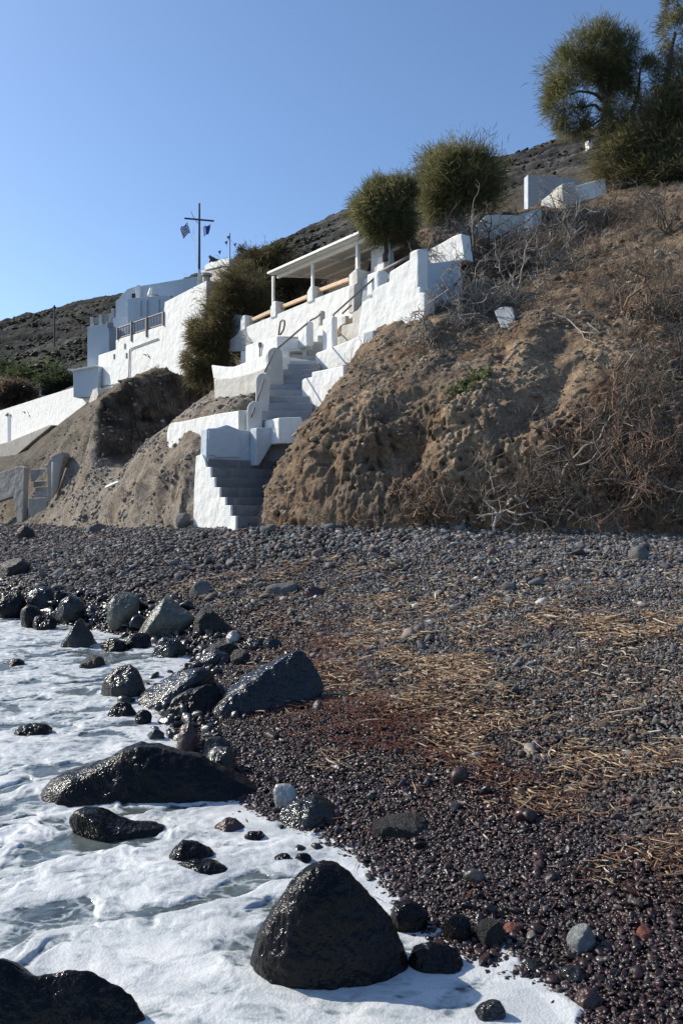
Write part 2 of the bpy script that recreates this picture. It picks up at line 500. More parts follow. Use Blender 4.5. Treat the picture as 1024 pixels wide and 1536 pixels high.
# gravel mound, gully, cut cliff, ground below the white walls on the left
_W = Plane.at(358, 17.5, ALONG)
for px, yf, yb in [(252, 672, 642), (262, 664, 641), (275, 658, 637), (288, 655, 632), (300, 668, 629), (318, 690, 626), (340, 700, 622)]:
    D = _W.D(px)
    C.append(P(px, yf + 7, D - .14)); C.append(P(px, yf + 12, D - .5)); C.append(P(px, yb, D + .40))
add((296, 690, 17.7), (280, 676, 18.0), (262, 690, 18.3), (240, 700, 19.2), (205, 722, 20.4), (165, 748, 22.2), (120, 770, 24.3), (270, 730, 17.5), (225, 752, 19.0), (180, 772, 20.8), (278, 765, 17.2))
add((232, 672, 21.2), (200, 698, 22.0), (165, 728, 23.2), (130, 752, 25.0), (240, 655, 21.6), (310, 604, 20.6), (275, 626, 21.6), (330, 604, 20.0), (370, 597, 18.9), (350, 600, 19.4), (345, 590, 21.2), (318, 590, 22.6))
for px in range(145, 312, 7):
    yt = np.interp(px, [143, 150, 158, 172, 190, 215, 240, 265, 285, 303, 312], [594, 590, 588, 574, 567, 556, 548, 553, 563, 575, 580])
    yt += 14 + 5 * math.sin(px * .19)
    D = 27.6 + (px - 152) / 151 * 1.0
    C.append(P(px, yt, D)); C.append(P(px, yt + 3, D + 1.6))
    for dd, zz in ((.35, .66), (.75, .30), (1.2, .06), (2.0, 0)):
        zt = P(px, yt, D)[2]; zb = 3.0 + max(0, px - 230) * .012
        C.append(((px - CX) / F * (D - dd), D - dd, zb + (zt - zb) * zz))
add((138, 606, 33.6), (138, 640, 31.0), (138, 690, 28.8), (120, 720, 27.4), (90, 715, 29.2), (60, 700, 33.6), (95, 662, 32), (112, 640, 33), (84, 768, 28.2), (45, 782, 30.2), (60, 782, 30.0), (72, 780, 29.8), (45, 762, 31.5), (58, 757, 31.7), (69, 752, 31.5), (95, 700, 29.2), (85, 645, 35), (110, 625, 36), (135, 605, 36), (40, 690, 34.5), (10, 705, 37),
    (0, 680, 48.5), (30, 690, 41), (60, 660, 39), (150, 590, 37.2), (-150, 690, 52), (-300, 720, 60),
    (0, 620, 58), (60, 600, 55), (120, 585, 50), (180, 575, 48), (300, 520, 46), (0, 600, 68), (100, 590, 66), (-200, 640, 80), (250, 520, 66), (400, 430, 62), (600, 320, 66), (800, 270, 70), (1000, 240, 62), (1250, 160, 60))
bluff_h = Surf(C, .05)
bdx = np.array([b[0] for b in BASE[::-1]]); bdd = np.array([b[2] for b in BASE[::-1]])
NC, S1, S2, S3 = 860, 300, 210, 90
pxs = np.linspace(-320, 1330, NC)
offs = np.concatenate([np.linspace(-.35, 3.6, S1, endpoint=False), np.linspace(3.6, 10.5, S2, endpoint=False), np.linspace(10.5, 34, S3)])
NR = len(offs)
Db = np.interp(pxs, bdx, bdd)
END = np.interp(pxs, [-300, -100, 0, 200, 450], [84, 74, 64, 60, 49])
DD = Db[None] + offs[:, None] * np.where(offs[:, None] < 10.5, 1.0, np.clip((END[None] - Db[None]) / 34, .3, 1.0))
DD = np.maximum.accumulate(DD + np.arange(NR)[:, None] * 1e-4, axis=0)
PXg = np.broadcast_to(pxs[None], DD.shape)
X = (PXg - CX) / F * DD
xy = np.c_[X.ravel(), DD.ravel()]
z = bluff_h(xy)
Zg = z.reshape(DD.shape)
V = np.stack([X, DD, Zg], 2)
def grid_normals(V):
    du = np.gradient(V, axis=1); dv = np.gradient(V, axis=0)
    n = np.cross(du, dv); n /= np.linalg.norm(n, axis=2)[..., None] + 1e-9
    return n
N = grid_normals(V)
p = V.reshape(-1, 3); n = N.reshape(-1, 3)
far = sstep(24, 40, p[:, 1])
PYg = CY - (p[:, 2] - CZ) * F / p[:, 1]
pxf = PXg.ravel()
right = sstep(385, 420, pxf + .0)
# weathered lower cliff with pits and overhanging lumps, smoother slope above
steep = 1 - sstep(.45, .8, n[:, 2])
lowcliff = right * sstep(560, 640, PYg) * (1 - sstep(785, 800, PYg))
rocky = np.clip(sstep(-.1, .35, fbm(p * .55 + 3, 3)) * .8 + lowcliff, 0, 1)
f1, f2, cid = worley(p * np.array([3.2, 3.2, 4.2]) + .35 * np.c_[fbm(p * 2, 2), fbm(p * 2 + 5, 2), fbm(p * 2 + 9, 2)])
g1, g2, gid = worley(p * np.array([7.5, 7.5, 7.0]))
h1, h2, hid = worley(p * np.array([11.0, 11.0, 9.0]) + 7)
zone = np.clip(rocky * .55 + lowcliff * .5, 0, 1)
disp = .11 * fbm(p * .75, 4) + .045 * fbm(p * 3.0, 4)
disp += zone * (.035 * (cid - .5) * sstep(0, .3, fbm(p * .9 + 33, 2) - .05) + .035 * (.45 - g1) * (gid > .72) + .014 * (.4 - h1) * sstep(.0, .3, fbm(p * 1.7 + 55, 2)))
disp += right * (1 - far) * .07 * ridged(p * np.array([.55, .55, .8]) + np.array([3, 0, 7]) + .4 * np.c_[fbm(p * .7, 2), fbm(p * .7 + 9, 2), fbm(p * .7 + 4, 2)], 3)
disp += zone * .028 * ridged(p * np.array([3.5, 3.5, 5.5]) + 13, 4)
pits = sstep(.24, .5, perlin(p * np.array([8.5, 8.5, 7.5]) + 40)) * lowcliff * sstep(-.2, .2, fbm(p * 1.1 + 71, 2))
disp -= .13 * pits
runs = lowcliff * sstep(0.0, .4, perlin(p * np.array([8, 8, 1.6]) + 80)) * .06
disp -= runs
disp += .022 * ridged(p * 6, 3) * (.4 + rocky)
left = 1 - right
disp += left * (.06 * (cid - .5) + .04 * (.5 - g1)) * sstep(.0, .3, fbm(p * .7 + 20, 2) + .1)
FE = [(600, 690, 34, 30, 0, -.55), (625, 665, 16, 34, 15, -.35), (560, 690, 20, 16, 0, -.30), (515, 650, 22, 14, 20, -.28), (490, 690, 18, 14, 0, -.22), (535, 640, 18, 10, 0, -.22), (812, 600, 40, 24, -35, -.45), (775, 640, 26, 20, -20, -.35), (740, 655, 16, 14, 0, -.25), (850, 565, 22, 12, -30, -.25),
      (800, 520, 22, 50, 38, .30), (690, 620, 60, 14, -35, .22), (640, 560, 50, 12, -35, .18), (910, 660, 40, 30, 0, -.3), (720, 520, 40, 10, -30, -.2), (660, 500, 40, 12, -30, .2), (960, 600, 30, 40, 20, -.25), (470, 720, 20, 40, 0, .12), (680, 700, 22, 30, 0, .2), (1000, 690, 20, 50, 0, -.25), (600, 610, 40, 14, -35, -.18)]
for (fx, fy, rx, ry, rot_, am) in FE:
    c_, s_ = math.cos(math.radians(rot_)), math.sin(math.radians(rot_)); dx_, dy_ = pxf - fx, PYg - fy
    uu = (dx_ * c_ + dy_ * s_) / rx; ww = (-dx_ * s_ + dy_ * c_) / ry
    disp += .6 * am * np.exp(-(uu * uu + ww * ww) ** 1.4)
disp *= np.where(left > .5, .55, 1.0)
cutz = left * sstep(25.4, 26.4, p[:, 1]) * (1 - sstep(29.4, 30.2, p[:, 1])) * sstep(136, 150, pxf) * sstep(322, 312, pxf)
disp *= 1 - .9 * cutz
disp += cutz * (.16 * fbm(p * np.array([.9, .9, 2.4]) + 7, 3) + .07 * fbm(p * np.array([1.6, 1.6, 5.0]) + 3, 2) * .6)
disp *= np.where((pxf > 380) & (pxf < 540), .72, 1.0)
disp *= (1 - .6 * far) * sstep(-.35, .25, np.repeat(offs, NC))
p2 = p + n * disp[:, None]
p2[:, 2] -= np.repeat(np.clip(-offs + .03, 0, .35) * 1.6, NC)
# tints
tan = np.array([.43, .328, .228]); brown = np.array([.315, .232, .162]); grey = np.array([.215, .188, .160]); dark = np.array([.095, .076, .060]); red = np.array([.20, .108, .058])
k1 = sstep(-.25, .35, fbm(p * .5 + 60, 4)); k2 = sstep(0, .35, fbm(p * .8 + 90, 4)); k3 = sstep(.1, .4, fbm(p * .6 + 120, 3))
col = brown + (tan - brown) * k1[:, None]
col = col + (grey - col) * (k2 * .45)[:, None]
col = col + (red - col) * (k3 * .5 * right)[:, None]
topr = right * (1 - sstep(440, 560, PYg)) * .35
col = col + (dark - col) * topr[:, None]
col *= (1 - .45 * pits)[:, None]  # pits darkened in colour too, on top of their own shadow
gl = left * (.62 + .3 * k1)
col = col + (np.array([.34, .31, .27]) - col) * gl[:, None]
cut = left * sstep(25.8, 26.4, p[:, 1]) * (1 - sstep(29.2, 30, p[:, 1])) * sstep(140, 152, pxf) * sstep(322, 312, pxf) * sstep(700, 680, PYg)
col = col + (np.array([.18, .135, .102]) - col) * (cut * .85)[:, None]  # brown earth, its colour darkened further for the shaded cut face
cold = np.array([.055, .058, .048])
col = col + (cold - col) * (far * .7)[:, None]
n_slope = n
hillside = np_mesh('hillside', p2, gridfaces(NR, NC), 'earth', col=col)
tag(hillside, kind='structure')
dg = bpy.context.evaluated_depsgraph_get()
BV = BVHTree.FromObject(hillside, dg)
def hit_slope(px, py):
    d = Vector(((px - CX) / F, 1, (CY - py) / F)).normalized()
    h = BV.ray_cast(Vector((0, 0, CZ)), d)
    return h[0], h[1]
def slope_z(x, y):
    h = BV.ray_cast(Vector((x, y, 60)), Vector((0, 0, -1)))
    return h[0].z if h[0] else bluff_h(np.array([[x, y]]))[0]

# ---- far hill
H = [P(*q) for q in [(-900, 690, 330), (-450, 610, 280), (-200, 548, 245), (0, 486, 225), (60, 471, 218), (120, 457, 210), (180, 442, 202), (260, 425, 200), (340, 400, 195), (420, 370, 190),
                     (470, 341, 186), (530, 317, 182), (600, 292, 178), (680, 262, 174), (740, 239, 171), (800, 222, 168), (860, 203, 166), (950, 178, 162), (1100, 130, 160), (1400, 60, 155), (1800, 20, 150)]]
H += [(x * 1.6, y * 1.6, z * 1.0) for x, y, z in H] + [(x * 2.6, y * 2.6, z * .6) for x, y, z in H]
H += [P(*q) for q in [(-900, 760, 120), (-450, 690, 100), (-200, 655, 80), (0, 606, 68), (100, 594, 66), (250, 524, 66), (400, 434, 62), (600, 324, 66), (800, 276, 70), (1000, 250, 62), (1250, 170, 60), (1700, 120, 60),
                      (0, 560, 110), (100, 545, 110), (180, 520, 110), (0, 520, 160), (120, 500, 160), (450, 400, 110), (600, 310, 115), (740, 285, 105), (850, 255, 105), (740, 262, 140), (850, 232, 135), (1000, 200, 120)]]
hill_h = Surf(H, .3)
pxs = np.concatenate([np.linspace(-1400, -60, 60, endpoint=False), np.linspace(-60, 1080, 520), np.linspace(1083, 2400, 60)])
Ds = np.concatenate([np.linspace(44, 235, 330), np.geomspace(240, 620, 40)])
xy = polar(pxs, Ds); z = hill_h(xy)
p3 = np.c_[xy, np.zeros(len(xy))]
ter = z + 1.2 * fbm(p3 * .06, 3)
st = 3.4
fr = ter / st - np.floor(ter / st)
z = z + .55 * st * (sstep(.62, .95, fr) - fr) * sstep(-.3, .2, fbm(p3 * .03 + 7, 2) + .2) * (1 - sstep(235, 300, xy[:, 1]))
amp = .35 + .65 * sstep(60, 110, xy[:, 1])
z += amp * (1.1 * fbm(p3 * .05, 4) + .5 * fbm(p3 * .22, 4) + .3 * ridged(p3 * .6, 3))
_e = np.interp(xy[:, 0] / xy[:, 1] * F + CX, [-300, -100, 0, 200, 450], [82, 72, 62, 58, 47])
z -= 9.0 * (1 - sstep(_e - 5, _e + 3, xy[:, 1]))
q = np.c_[xy, z]
lef = 1 - sstep(120, 200, ((xy[:, 0] / xy[:, 1]) * F + CX) * .5 + 20)
k = sstep(-.3, .4, fbm(q * .03 + 5, 4)); k2 = sstep(.05, .3, fbm(q * .12 + 15, 4)); k4 = sstep(.0, .4, fbm(q * .05 + 35, 3))
col = np.array([.055, .057, .058]) + (np.array([.098, .095, .090]) - np.array([.055, .057, .058])) * k[:, None]  # hill colour greyed a little to stand for haze
col = col + (np.array([.034, .040, .033]) - col) * (k2 * .8)[:, None]
col = col + (np.array([.13, .105, .085]) - col) * (k4 * .45 * (1 - lef))[:, None]
col *= (1 - .25 * lef)[:, None]
o = np_mesh('hill', q, gridfaces(len(Ds), len(pxs)), 'hill_ground', col=col)
tag(o, kind='structure')

# ---- sea: foam sheet near the beach, open water round everything
pxs = np.concatenate([np.linspace(-1500, -60, 90, endpoint=False), np.linspace(-60, 960, 640)])
Ds = np.concatenate([np.geomspace(1.75, 14, 900, endpoint=False), np.geomspace(14, 70, 50)])
xy = polar(pxs, Ds); sd = shore_sd(xy)
p3 = np.c_[xy, np.zeros(len(xy))]
wob = .12 * fbm(p3 * 1.6, 3) + .07 * fbm(p3 * 5, 3) + .02 * fbm(p3 * 22, 2)
sdw = sd + wob * (1 - .0)
rot = np.array([[.83, .55, 0], [-.55, .83, 0], [0, 0, 1]])          # x across the waves, y along them
s3 = p3 @ rot.T
wv = s3 * np.array([1.0, .38, 1]) + .35 * np.c_[fbm(p3 * .8, 3), fbm(p3 * .8 + 31, 3), 0 * sd]
depth = sstep(0, -3.0, sd)
near = 1 - sstep(3.2, 5.5, xy[:, 1])
# foam cover: open lacing farther out, nearly closed close to the camera
h3 = p3 @ np.array([[.97, .24, 0], [-.24, .97, 0], [0, 0, 1]]).T
mid = sstep(2.6, 4.4, xy[:, 1]); farw = sstep(4.5, 7.5, xy[:, 1])
warp = .22 * np.c_[fbm(p3 * 2.2 + 3, 3), fbm(p3 * 2.2 + 37, 3), 0 * sd]
big = fbm((h3 + warp) * np.array([.55, 1.25, 1]) + 8, 3)
strk = fbm((h3 + warp) * np.array([1.5, 4.6, 1]) + 70, 4)
fil = ridged((h3 + 1.6 * warp) * np.array([1.7, 3.6, 1]) + 21, 3)
foam = .79 - .10 * mid - .10 * farw + .14 * fil * (.4 + .6 * mid)
foam -= (.66 + .22 * mid) * sstep(-.04 - .14 * mid, .30, big) * sstep(-.25, .28, strk)
foam -= (.40 + .25 * mid) * sstep(.30 - .10 * farw, .62, strk)
foam += .25 * sstep(-.35, 0, sd)
foam = np.clip(foam, 0, 1.15)
swell = .018 * fbm(wv * 1.3, 3) + .013 * fbm((h3 + warp) * np.array([1.0, 2.6, 1]) + 5, 3)
puff = (.35 + .65 * mid) * (.012 * fbm(p3 * 4.5 + 3 * warp, 3) + .010 * np.abs(fbm(p3 * 9 + 4 * warp, 3)))
froth = .018 * np.abs(perlin(p3 * 11 + 5)) * sstep(-.55, -.1, sd) * mid
bumps = swell + puff * sstep(.35, .8, foam) + froth
zs = bumps + .012 * (sstep(.25, .95, foam) - .5) + .01
zb = beach_h(xy)
# swash: the sheet rides the pebbles near its edge, then dives under them
edge_t = .034 * sstep(.03, -.12, sdw) - .018
ride = zb + edge_t + .5 * bumps
zs = np.maximum(zs * sstep(.15, -.5, sd) + 0, ride)
zs = np.where(sdw > .10, zb - .08, zs)
foam = np.maximum(foam, 1.1 * sstep(-.22, -.05, sdw) * (fbm(p3 * 2.2 + 11, 3) > -.32))
q = np.c_[xy, zs]
fcs = gridfaces(len(Ds), len(pxs))
keep = (sdw[fcs] < .25).any(1)
fcs = fcs[keep]
used = np.unique(fcs); remap = np.full(len(q), -1); remap[used] = np.arange(len(used))
o = np_mesh('sea', q[used], remap[fcs], 'foamy_water', attrs={'foam': foam[used]})
tag(o, kind='structure')
m = MB(); m.add([(-1500, -600, -.9), (1500, -600, -.9), (1500, 1500, -.9), (-1500, 1500, -.9)], [(0, 1, 2, 3)])
tag(m.build('open_sea', 'open_water'), kind='structure')
# ================================================================== MASONRY
def zat(py, D): return CZ + (CY - py) * D / F
UP = Vector((0, 0, 1))
al = Vector((*ALONG, 0)); inl = Vector((*INLAND, 0))

# ---- lower flight with its white side wall
P1 = Plane(-2.04, 15.5, ALONG)
root = empty('staircase', P(352, 790, 15.5), 'lower flight of grey steps inside a white side wall, rising straight from the pebble beach', 'staircase')
edges = [(353.5, 774), (346, 758), (338, 746), (329.6, 731), (322, 716), (316, 700.7), (309.5, 688)]
fl = [Plane.hit(P1, px, py) for px, py in edges]
zprev = 1.0; tend = 1.55
for i, q in enumerate(fl):
    t0 = P1.t(edges[i][0])
    m = MB(); o = Vector((P1.x, P1.y, 0)) + al * t0 + inl * .05
    m.box((o.x, o.y, zprev), inl * 1.7, al * (tend - t0), UP * (q.z - zprev))
    m.build('step', 'dark_step_paint', root, bevel=.008); zprev = q.z
side = [(289.5, 800), (291, 735), (294, 684), (303, 681), (307, 690), (309.5, 700.7), (316, 700.7), (316, 716), (322, 716), (322, 731), (329.6, 731), (329.6, 746),
        (338, 746), (338, 758), (346, 758), (346, 774), (353.5, 774), (353.5, 800)]
wall('side_wall', P1, side, .05, 'whitewash', parent=root, bevel=.012)
# landing parapet with a low gable top, facing the steps
C0 = P1.hit(311, 690)
PP = Plane(C0.x + al.x * .12, C0.y + al.y * .12, INLAND)
wall('parapet_wall', PP, Z8((165, 575), (176, 243), (260, 238), (345, 210), (462, 255), (590, 262), (590, 420), (620, 420), (620, 620), (165, 640)), .28, 'shaded_blue_whitewash',
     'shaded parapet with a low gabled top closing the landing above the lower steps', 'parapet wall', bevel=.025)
wall('panel', PP.shift(-.035), Z8((190, 262), (260, 252), (345, 226), (455, 266), (455, 488), (244, 488), (240, 470), (190, 470)), .03, 'shaded_blue_whitewash', parent=bpy.data.objects['parapet_wall'], bevel=.006)
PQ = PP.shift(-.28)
wall('parapet_pier', PQ, Z8((598, 236), (628, 236), (720, 236), (790, 270), (720, 390), (620, 560), (590, 560)), .27, 'shaded_blue_whitewash',
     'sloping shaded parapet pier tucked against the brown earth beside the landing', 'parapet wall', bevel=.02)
# white retaining wall running left behind the gravel mound
P1b = Plane.at(358, 17.5, ALONG)
wall('retaining_wall', P1b, [(250, 650), (253.5, 637), (258, 634), (275, 632), (300, 626), (330, 620), (358, 616), (358, 700), (311, 720), (270, 720), (252, 690)], .35, 'whitewash',
     'white retaining wall half buried by the gravel mound left of the landing', 'retaining wall')
# the corner plinth below the lowest post
PX1 = Plane.at(372, 17.5, (1, .12))
wall('post_plinth', PX1, Z8((440, 90), (460, 88), (530, 88), (640, 190), (640, 330), (440, 330)), .5, 'old_whitewash',
     'weathered beige plinth at the end of the white retaining wall', 'plinth')

# ---- upper flight
root = empty('staircase', P(430, 632, 17.6), 'upper flight of wide grey steps climbing between rounded white posts', 'staircase')
ns = 11; rows = [640, 629, 616, 604.5, 594, 585, 577, 569.5, 562, 554, 546]
zprev = 2.2
for i in range(ns):
    f = i / (ns - 1)
    D = 17.5 + 2.45 * f
    xl = (388 + 34 * f - CX) / F * D - .05; xr = (462 + 12 * f - CX) / F * D + .05
    z = zat(rows[i], D)
    m = MB(); m.box((xl, D, zprev), (xr - xl, .0, 0), (.12, 20.6 - D, 0), UP * (z - zprev)); zprev = z
    m.build('step', 'step_paint', root, bevel=.012)
D = 20.0; z = zat(541, D)
m = MB(); m.box((P(416, 0, D)[0], D, 4.0), ((476 - 416) / F * D, 0, 0), (.1, 1.2, 0), UP * (z - 4.0))
tag(m.build('landing', 'old_whitewash', bevel=.012), 'pale landing slab at the head of the upper grey steps', 'landing')
# raised inner steps beyond the landing
root = empty('staircase', P(470, 520, 20.8), 'short pale steps turning right behind the square white post', 'staircase')
for i, (a, b, y0, D) in enumerate([(455, 505, 534, 20.7), (462, 510, 524, 21.0), (468, 516, 513, 21.3), (476, 522, 503, 21.6)]):
    m = MB(); xl, xr = P(a, 0, D)[0], P(b, 0, D)[0]; zz = zat(y0, D)
    m.box((xl, D, zz - .6 - .2 * i), (xr - xl, 0, 0), (.05, 22.4 - D, 0), UP * (.6 + .2 * i)) if i == 0 else m.box((xl, D, zl), (xr - xl, 0, 0), (.05, 22.4 - D, 0), UP * (zz - zl))
    zl = zz
    m.build('step', 'old_whitewash', root, bevel=.012)

# rounded posts with a hand rail running over them
def arch(x0, x1, ytop, ysh, ybot, cut=0):
    n = 8; pts = [(x0, ybot), (x0, ysh)]
    for k in range(1, n):
        an = math.pi * (1 - k / n)
        pts.append(((x0 + x1) / 2 + (x1 - x0) / 2 * math.cos(an), ysh - (ysh - ytop) * math.sin(an)))
    return pts + [(x1, ysh), (x1, ybot)]
posts = [(370.5, 393, 601, 616, 648, 17.35, 'lowest rounded white post beside the upper steps, above the beige plinth'),
         (383.5, 404, 559, 572, 606, 18.2, 'rounded white post second from the bottom of the upper steps'),
         (401, 424, 520.5, 531, 564, 19.1, 'rounded white post third from the bottom, beside the small opening')]
for x0, x1, yt, ys, yb, D, lab in posts:
    pl = Plane.at((x0 + x1) / 2, D, (1, .10))
    wall('stair_post', pl, arch(x0, x1, yt, ys, yb + 22), .34, 'old_whitewash', lab, 'post', 'rounded posts beside the stairs', bevel=.04)
def boxpost(name, x0, x1, y0, y1, D, dep, mat, lab, cat, bevel=.03, group=None, d=INLAND):
    """square pier: x0..x1 is its camera side, with a lit left side of depth dep"""
    pl = Plane.at(x0, D, d)
    m = MB(); m.prism(pl.poly([(x0, y1), (x0, y0), (x1, y0 + (x1 - x0) * .12), (x1, y1)]), al * dep)
    return tag(m.build(name, mat, bevel=bevel), lab, cat, group)
boxpost('stair_post', 460.5, 471, 481, 520, 20.6, .42, 'whitewash', 'short white post with a lit left side carrying the rail bend', 'post', .05, 'rounded posts beside the stairs')
boxpost('stair_post', 498.5, 507, 473.5, 530, 20.2, .45, 'whitewash', 'tall square white post at the foot of the long rail', 'post', .05, 'rounded posts beside the stairs')
boxpost('stair_post', 481, 488.5, 465, 487, 21.6, .18, 'old_whitewash', 'small round topped post where the short rail ends', 'post', .05, 'rounded posts beside the stairs')
boxpost('stair_post', 518, 524, 473, 486, 21.2, .18, 'old_whitewash', 'stub post in the stair recess under the short bar', 'post', .03, 'rounded posts beside the stairs')
# rails
def rail(name, pts, r, mat, lab, cat='handrail'):
    m = MB(); m.tube([P(*q) for q in pts], r, 6)
    return tag(m.build(name, mat, smooth=True), lab, cat)
rail('handrail', [(377, 626, 17.25), (382, 611, 17.3)], .02, 'rail_brown', 'short rail stub fixed across the lowest rounded post')
rail('handrail', [(385.5, 602, 17.9), (396, 569, 18.15)], .02, 'rail_brown', 'rail piece crossing the second rounded post')
rail('handrail', [(397, 558, 18.5), (412, 526, 19.05)], .022, 'rail_brown', 'rail piece rising steeply to the third rounded post')
rail('handrail', [(417, 522, 19.0), (460, 485.5, 20.5)], .024, 'rail_brown', 'rail sloping from the third rounded post up to the short white post')
rail('handrail', [(465, 481, 20.7), (474, 476.5, 21.2), (480, 471.5, 21.5)], .022, 'rail_brown', 'bent rail end over the short white post')
rail('handrail', [(499.5, 474, 20.1), (501, 471, 20.1), (561, 417.5, 19.7)], .026, 'rail_brown', 'long brown rail rising from the tall square post along the white stair wall')
rail('handrail', [(513, 470.5, 20.9), (527, 457.5, 20.8)], .026, 'rail_brown', 'short loose bar above the stair recess')

# ---- white stair walls on the right
PW = Plane.at(472, 20.5, ALONG)
wall('stair_wall', PW, Z4((120, 1100), (112, 1030), (115, 985), (128, 966), (240, 925), (355, 880), (440, 842), (455, 750), (470, 650), (472, 578), (550, 545), (556, 490), (600, 455), (680, 420), (686, 345),
     (850, 245), (850, 195), (870, 180), (905, 170), (905, 460), (920, 462), (920, 505), (955, 505), (955, 700), (700, 900), (562, 1010), (440, 1060), (330, 1090), (220, 1110)), .30, 'whitewash',
     'tall white stair wall with a stepped top, standing on the brown slope', 'wall', bevel=.03)
PS = Plane.at(626, PW.D(626) + .01, INLAND)
wall('return_wall', PS, Z4((908, 170), (975, 170), (990, 185), (990, 280), (1230, 250), (1260, 640), (905, 720)), .3, 'shaded_blue_whitewash',
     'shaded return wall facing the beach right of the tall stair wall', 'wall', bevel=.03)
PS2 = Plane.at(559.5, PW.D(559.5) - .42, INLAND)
wall('wall_stub', PS2, Z4((562, 795), (650, 802), (660, 1010), (552, 1010)), .36, 'shaded_whitewash',
     'shaded stub block against the foot of the tall stair wall', 'wall stub', bevel=.02)
P3 = PW.shift(.75)
wall('stair_inner_wall', P3, Z4((250, 910), (262, 850), (310, 842), (320, 760), (400, 740), (400, 660), (440, 640), (500, 560), (540, 540), (700, 540), (700, 800), (440, 930)), .2, 'old_whitewash',
     'stained beige inner wall behind the stair recess', 'wall', bevel=.02)
wall('stair_inner_wall', PW.shift(1.1), Z4((470, 560), (480, 490), (560, 485), (600, 400), (690, 345), (690, 600), (470, 700)), .2, 'shaded_whitewash',
     'grey shaded inner wall between the long rail and the terrace pier', 'wall', bevel=.02)
boxpost('stair_post', 567, 582.5, 405, 440, 19.55, .45, 'whitewash', 'squat white post near the top end of the long rail', 'post', .05, 'rounded posts beside the stairs')
rail('wooden_rail', [(573, 406.5, 20.0), (615, 384.5, 19.2)], .04, 'rail_brown', 'wooden rail along the sloping top of the tall stair wall')
PW1 = Plane.at(452, 18.75, ALONG)
wall('wing_wall', PW1, [(451, 640), (451.5, 590), (452.5, 570), (456, 567.5), (467.3, 565), (467.3, 558), (490, 553.5), (512, 549), (515, 549.5), (515.5, 600), (481, 640)], .32, 'whitewash',
     'small white wing wall with one notch, right of the upper grey steps', 'wall', bevel=.025)
m = MB(); pl = Plane.at(418, 16.9, (1, .05))
m.prism(pl.poly([(418, 665), (418, 626.5), (452, 625.5), (462, 665)]), (-.35, .55, 0))
tag(m.build('kerb_block', 'whitewash', bevel=.02), 'low white block at the earth edge below the upper steps', 'block')

# ---- tiers left of the posts
PA = Plane.at(400, 19.6, ALONG)
m = MB(); m.prism(PA.poly(Z5((40, 405), (150, 421), (240, 421), (540, 308), (550, 500), (235, 560), (60, 530))), inl * 1.3)
tag(m.build('terrace_tier', 'whitewash', bevel=.03), 'low white terrace tier with a broad grey top left of the rounded posts', 'terrace wall')
PB = Plane.at(398, 18.95, ALONG)
wall('terrace_tier', PB, Z5((62, 530), (80, 528), (205, 523), (400, 478), (535, 425), (540, 620), (320, 700), (200, 730), (70, 730)), .5, 'old_whitewash',
     'cracked beige footing wall under the low white terrace tier', 'terrace wall', bevel=.03)
PC = Plane.at(416, 20.5, ALONG)
blk = MB(); blk.prism(PC.poly(Z5((350, 235), (365, 225), (637, 146), (640, 420), (350, 420))), inl * 1.1)
tag(blk.build('planter_block', 'whitewash', bevel=.02), 'white block below the terrace wall with a dark wall lamp on it', 'wall block')
m = MB(); q = PC.hit(391, 521); m.tube([q - inl * .03 + UP * -.28, q - inl * .03], .02, 6); m.tube([q - inl * .03, q - inl * .03 + UP * .12], [.03, .055], 8)
tag(m.build('wall_lamp', 'rail_brown', smooth=True), 'small dark lamp on a stalk fixed to the white block', 'lamp')
# bench slab with opening, behind the third post
m = MB(); pl = Plane.at(425, 20.4, (1, .1))
m.prism(pl.poly(Z5((680, 268), (840, 255), (840, 275), (745, 285), (745, 345), (690, 345))), (.05, .5, 0))
tag(m.build('step_seat', 'old_whitewash', bevel=.015), 'pale slab with a small square opening behind the third post', 'slab')
m = MB(); pl = Plane.at(425, 20.75, (1, .1)); m.prism(pl.poly(Z5((690, 285), (745, 283), (745, 350), (690, 350))), (0, .05, 0))
tag(m.build('backing', 'dark_void'), 'dark hatch set in the small opening behind the third post', 'backing')  # dark sheet closing the back of the opening
pl = Plane.at(430, 20.95, INLAND)
wall('planter_end', pl, Z5((640, 146), (830, 150), (835, 300), (640, 300)), .2, 'shaded_whitewash', 'shaded end wall right of the white block', 'wall', bevel=.02)

# ---- terrace wall, piers, wood rails
PT = Plane(.4, 22.0, ALONG)
wall('terrace_wall', PT, [(361, 555), (361, 494), (366, 491.5), (405, 475.5), (470, 448.5), (523, 428), (545, 419), (560, 412), (566, 520), (480, 540)], .3, 'whitewash',
     'long white terrace wall under the pergola', 'wall', bevel=.02)
def pier(x0, x1, ytop, ybot, dep, lab, dx=4):
    pl = PT.shift(-.04)
    D = pl.D(x1)
    m = MB()
    h = (x1 - x0)
    front = pl.poly([(x0, ybot), (x0, ytop + h * 1.05), (x0 + h * .55, ytop), (x1, ytop - h * .1), (x1, ybot - h * .4)])
    m.prism(front, inl * dep)
    return tag(m.build('terrace_pier', 'whitewash', bevel=.03), lab, 'pier', 'white piers on the terrace wall')
pier(360.5, 367.5, 473, 497, .34, 'white pier at the far left end of the terrace wall')
pier(405, 413.5, 452, 478, .34, 'white pier carrying the left pergola post')
pier(460, 469, 429, 455, .4, 'white pier carrying the middle pergola post')
big = MB(); pl = PT.shift(-.05)
big.prism(pl.poly([(523, 470), (523, 412), (534, 402), (534.5, 470)]), inl * .55)
tag(big.build('terrace_pier', 'whitewash', bevel=.03), 'large white pier carrying the right pergola post', 'pier', 'white piers on the terrace wall')
pp = Plane.at(532, 21.6, INLAND)
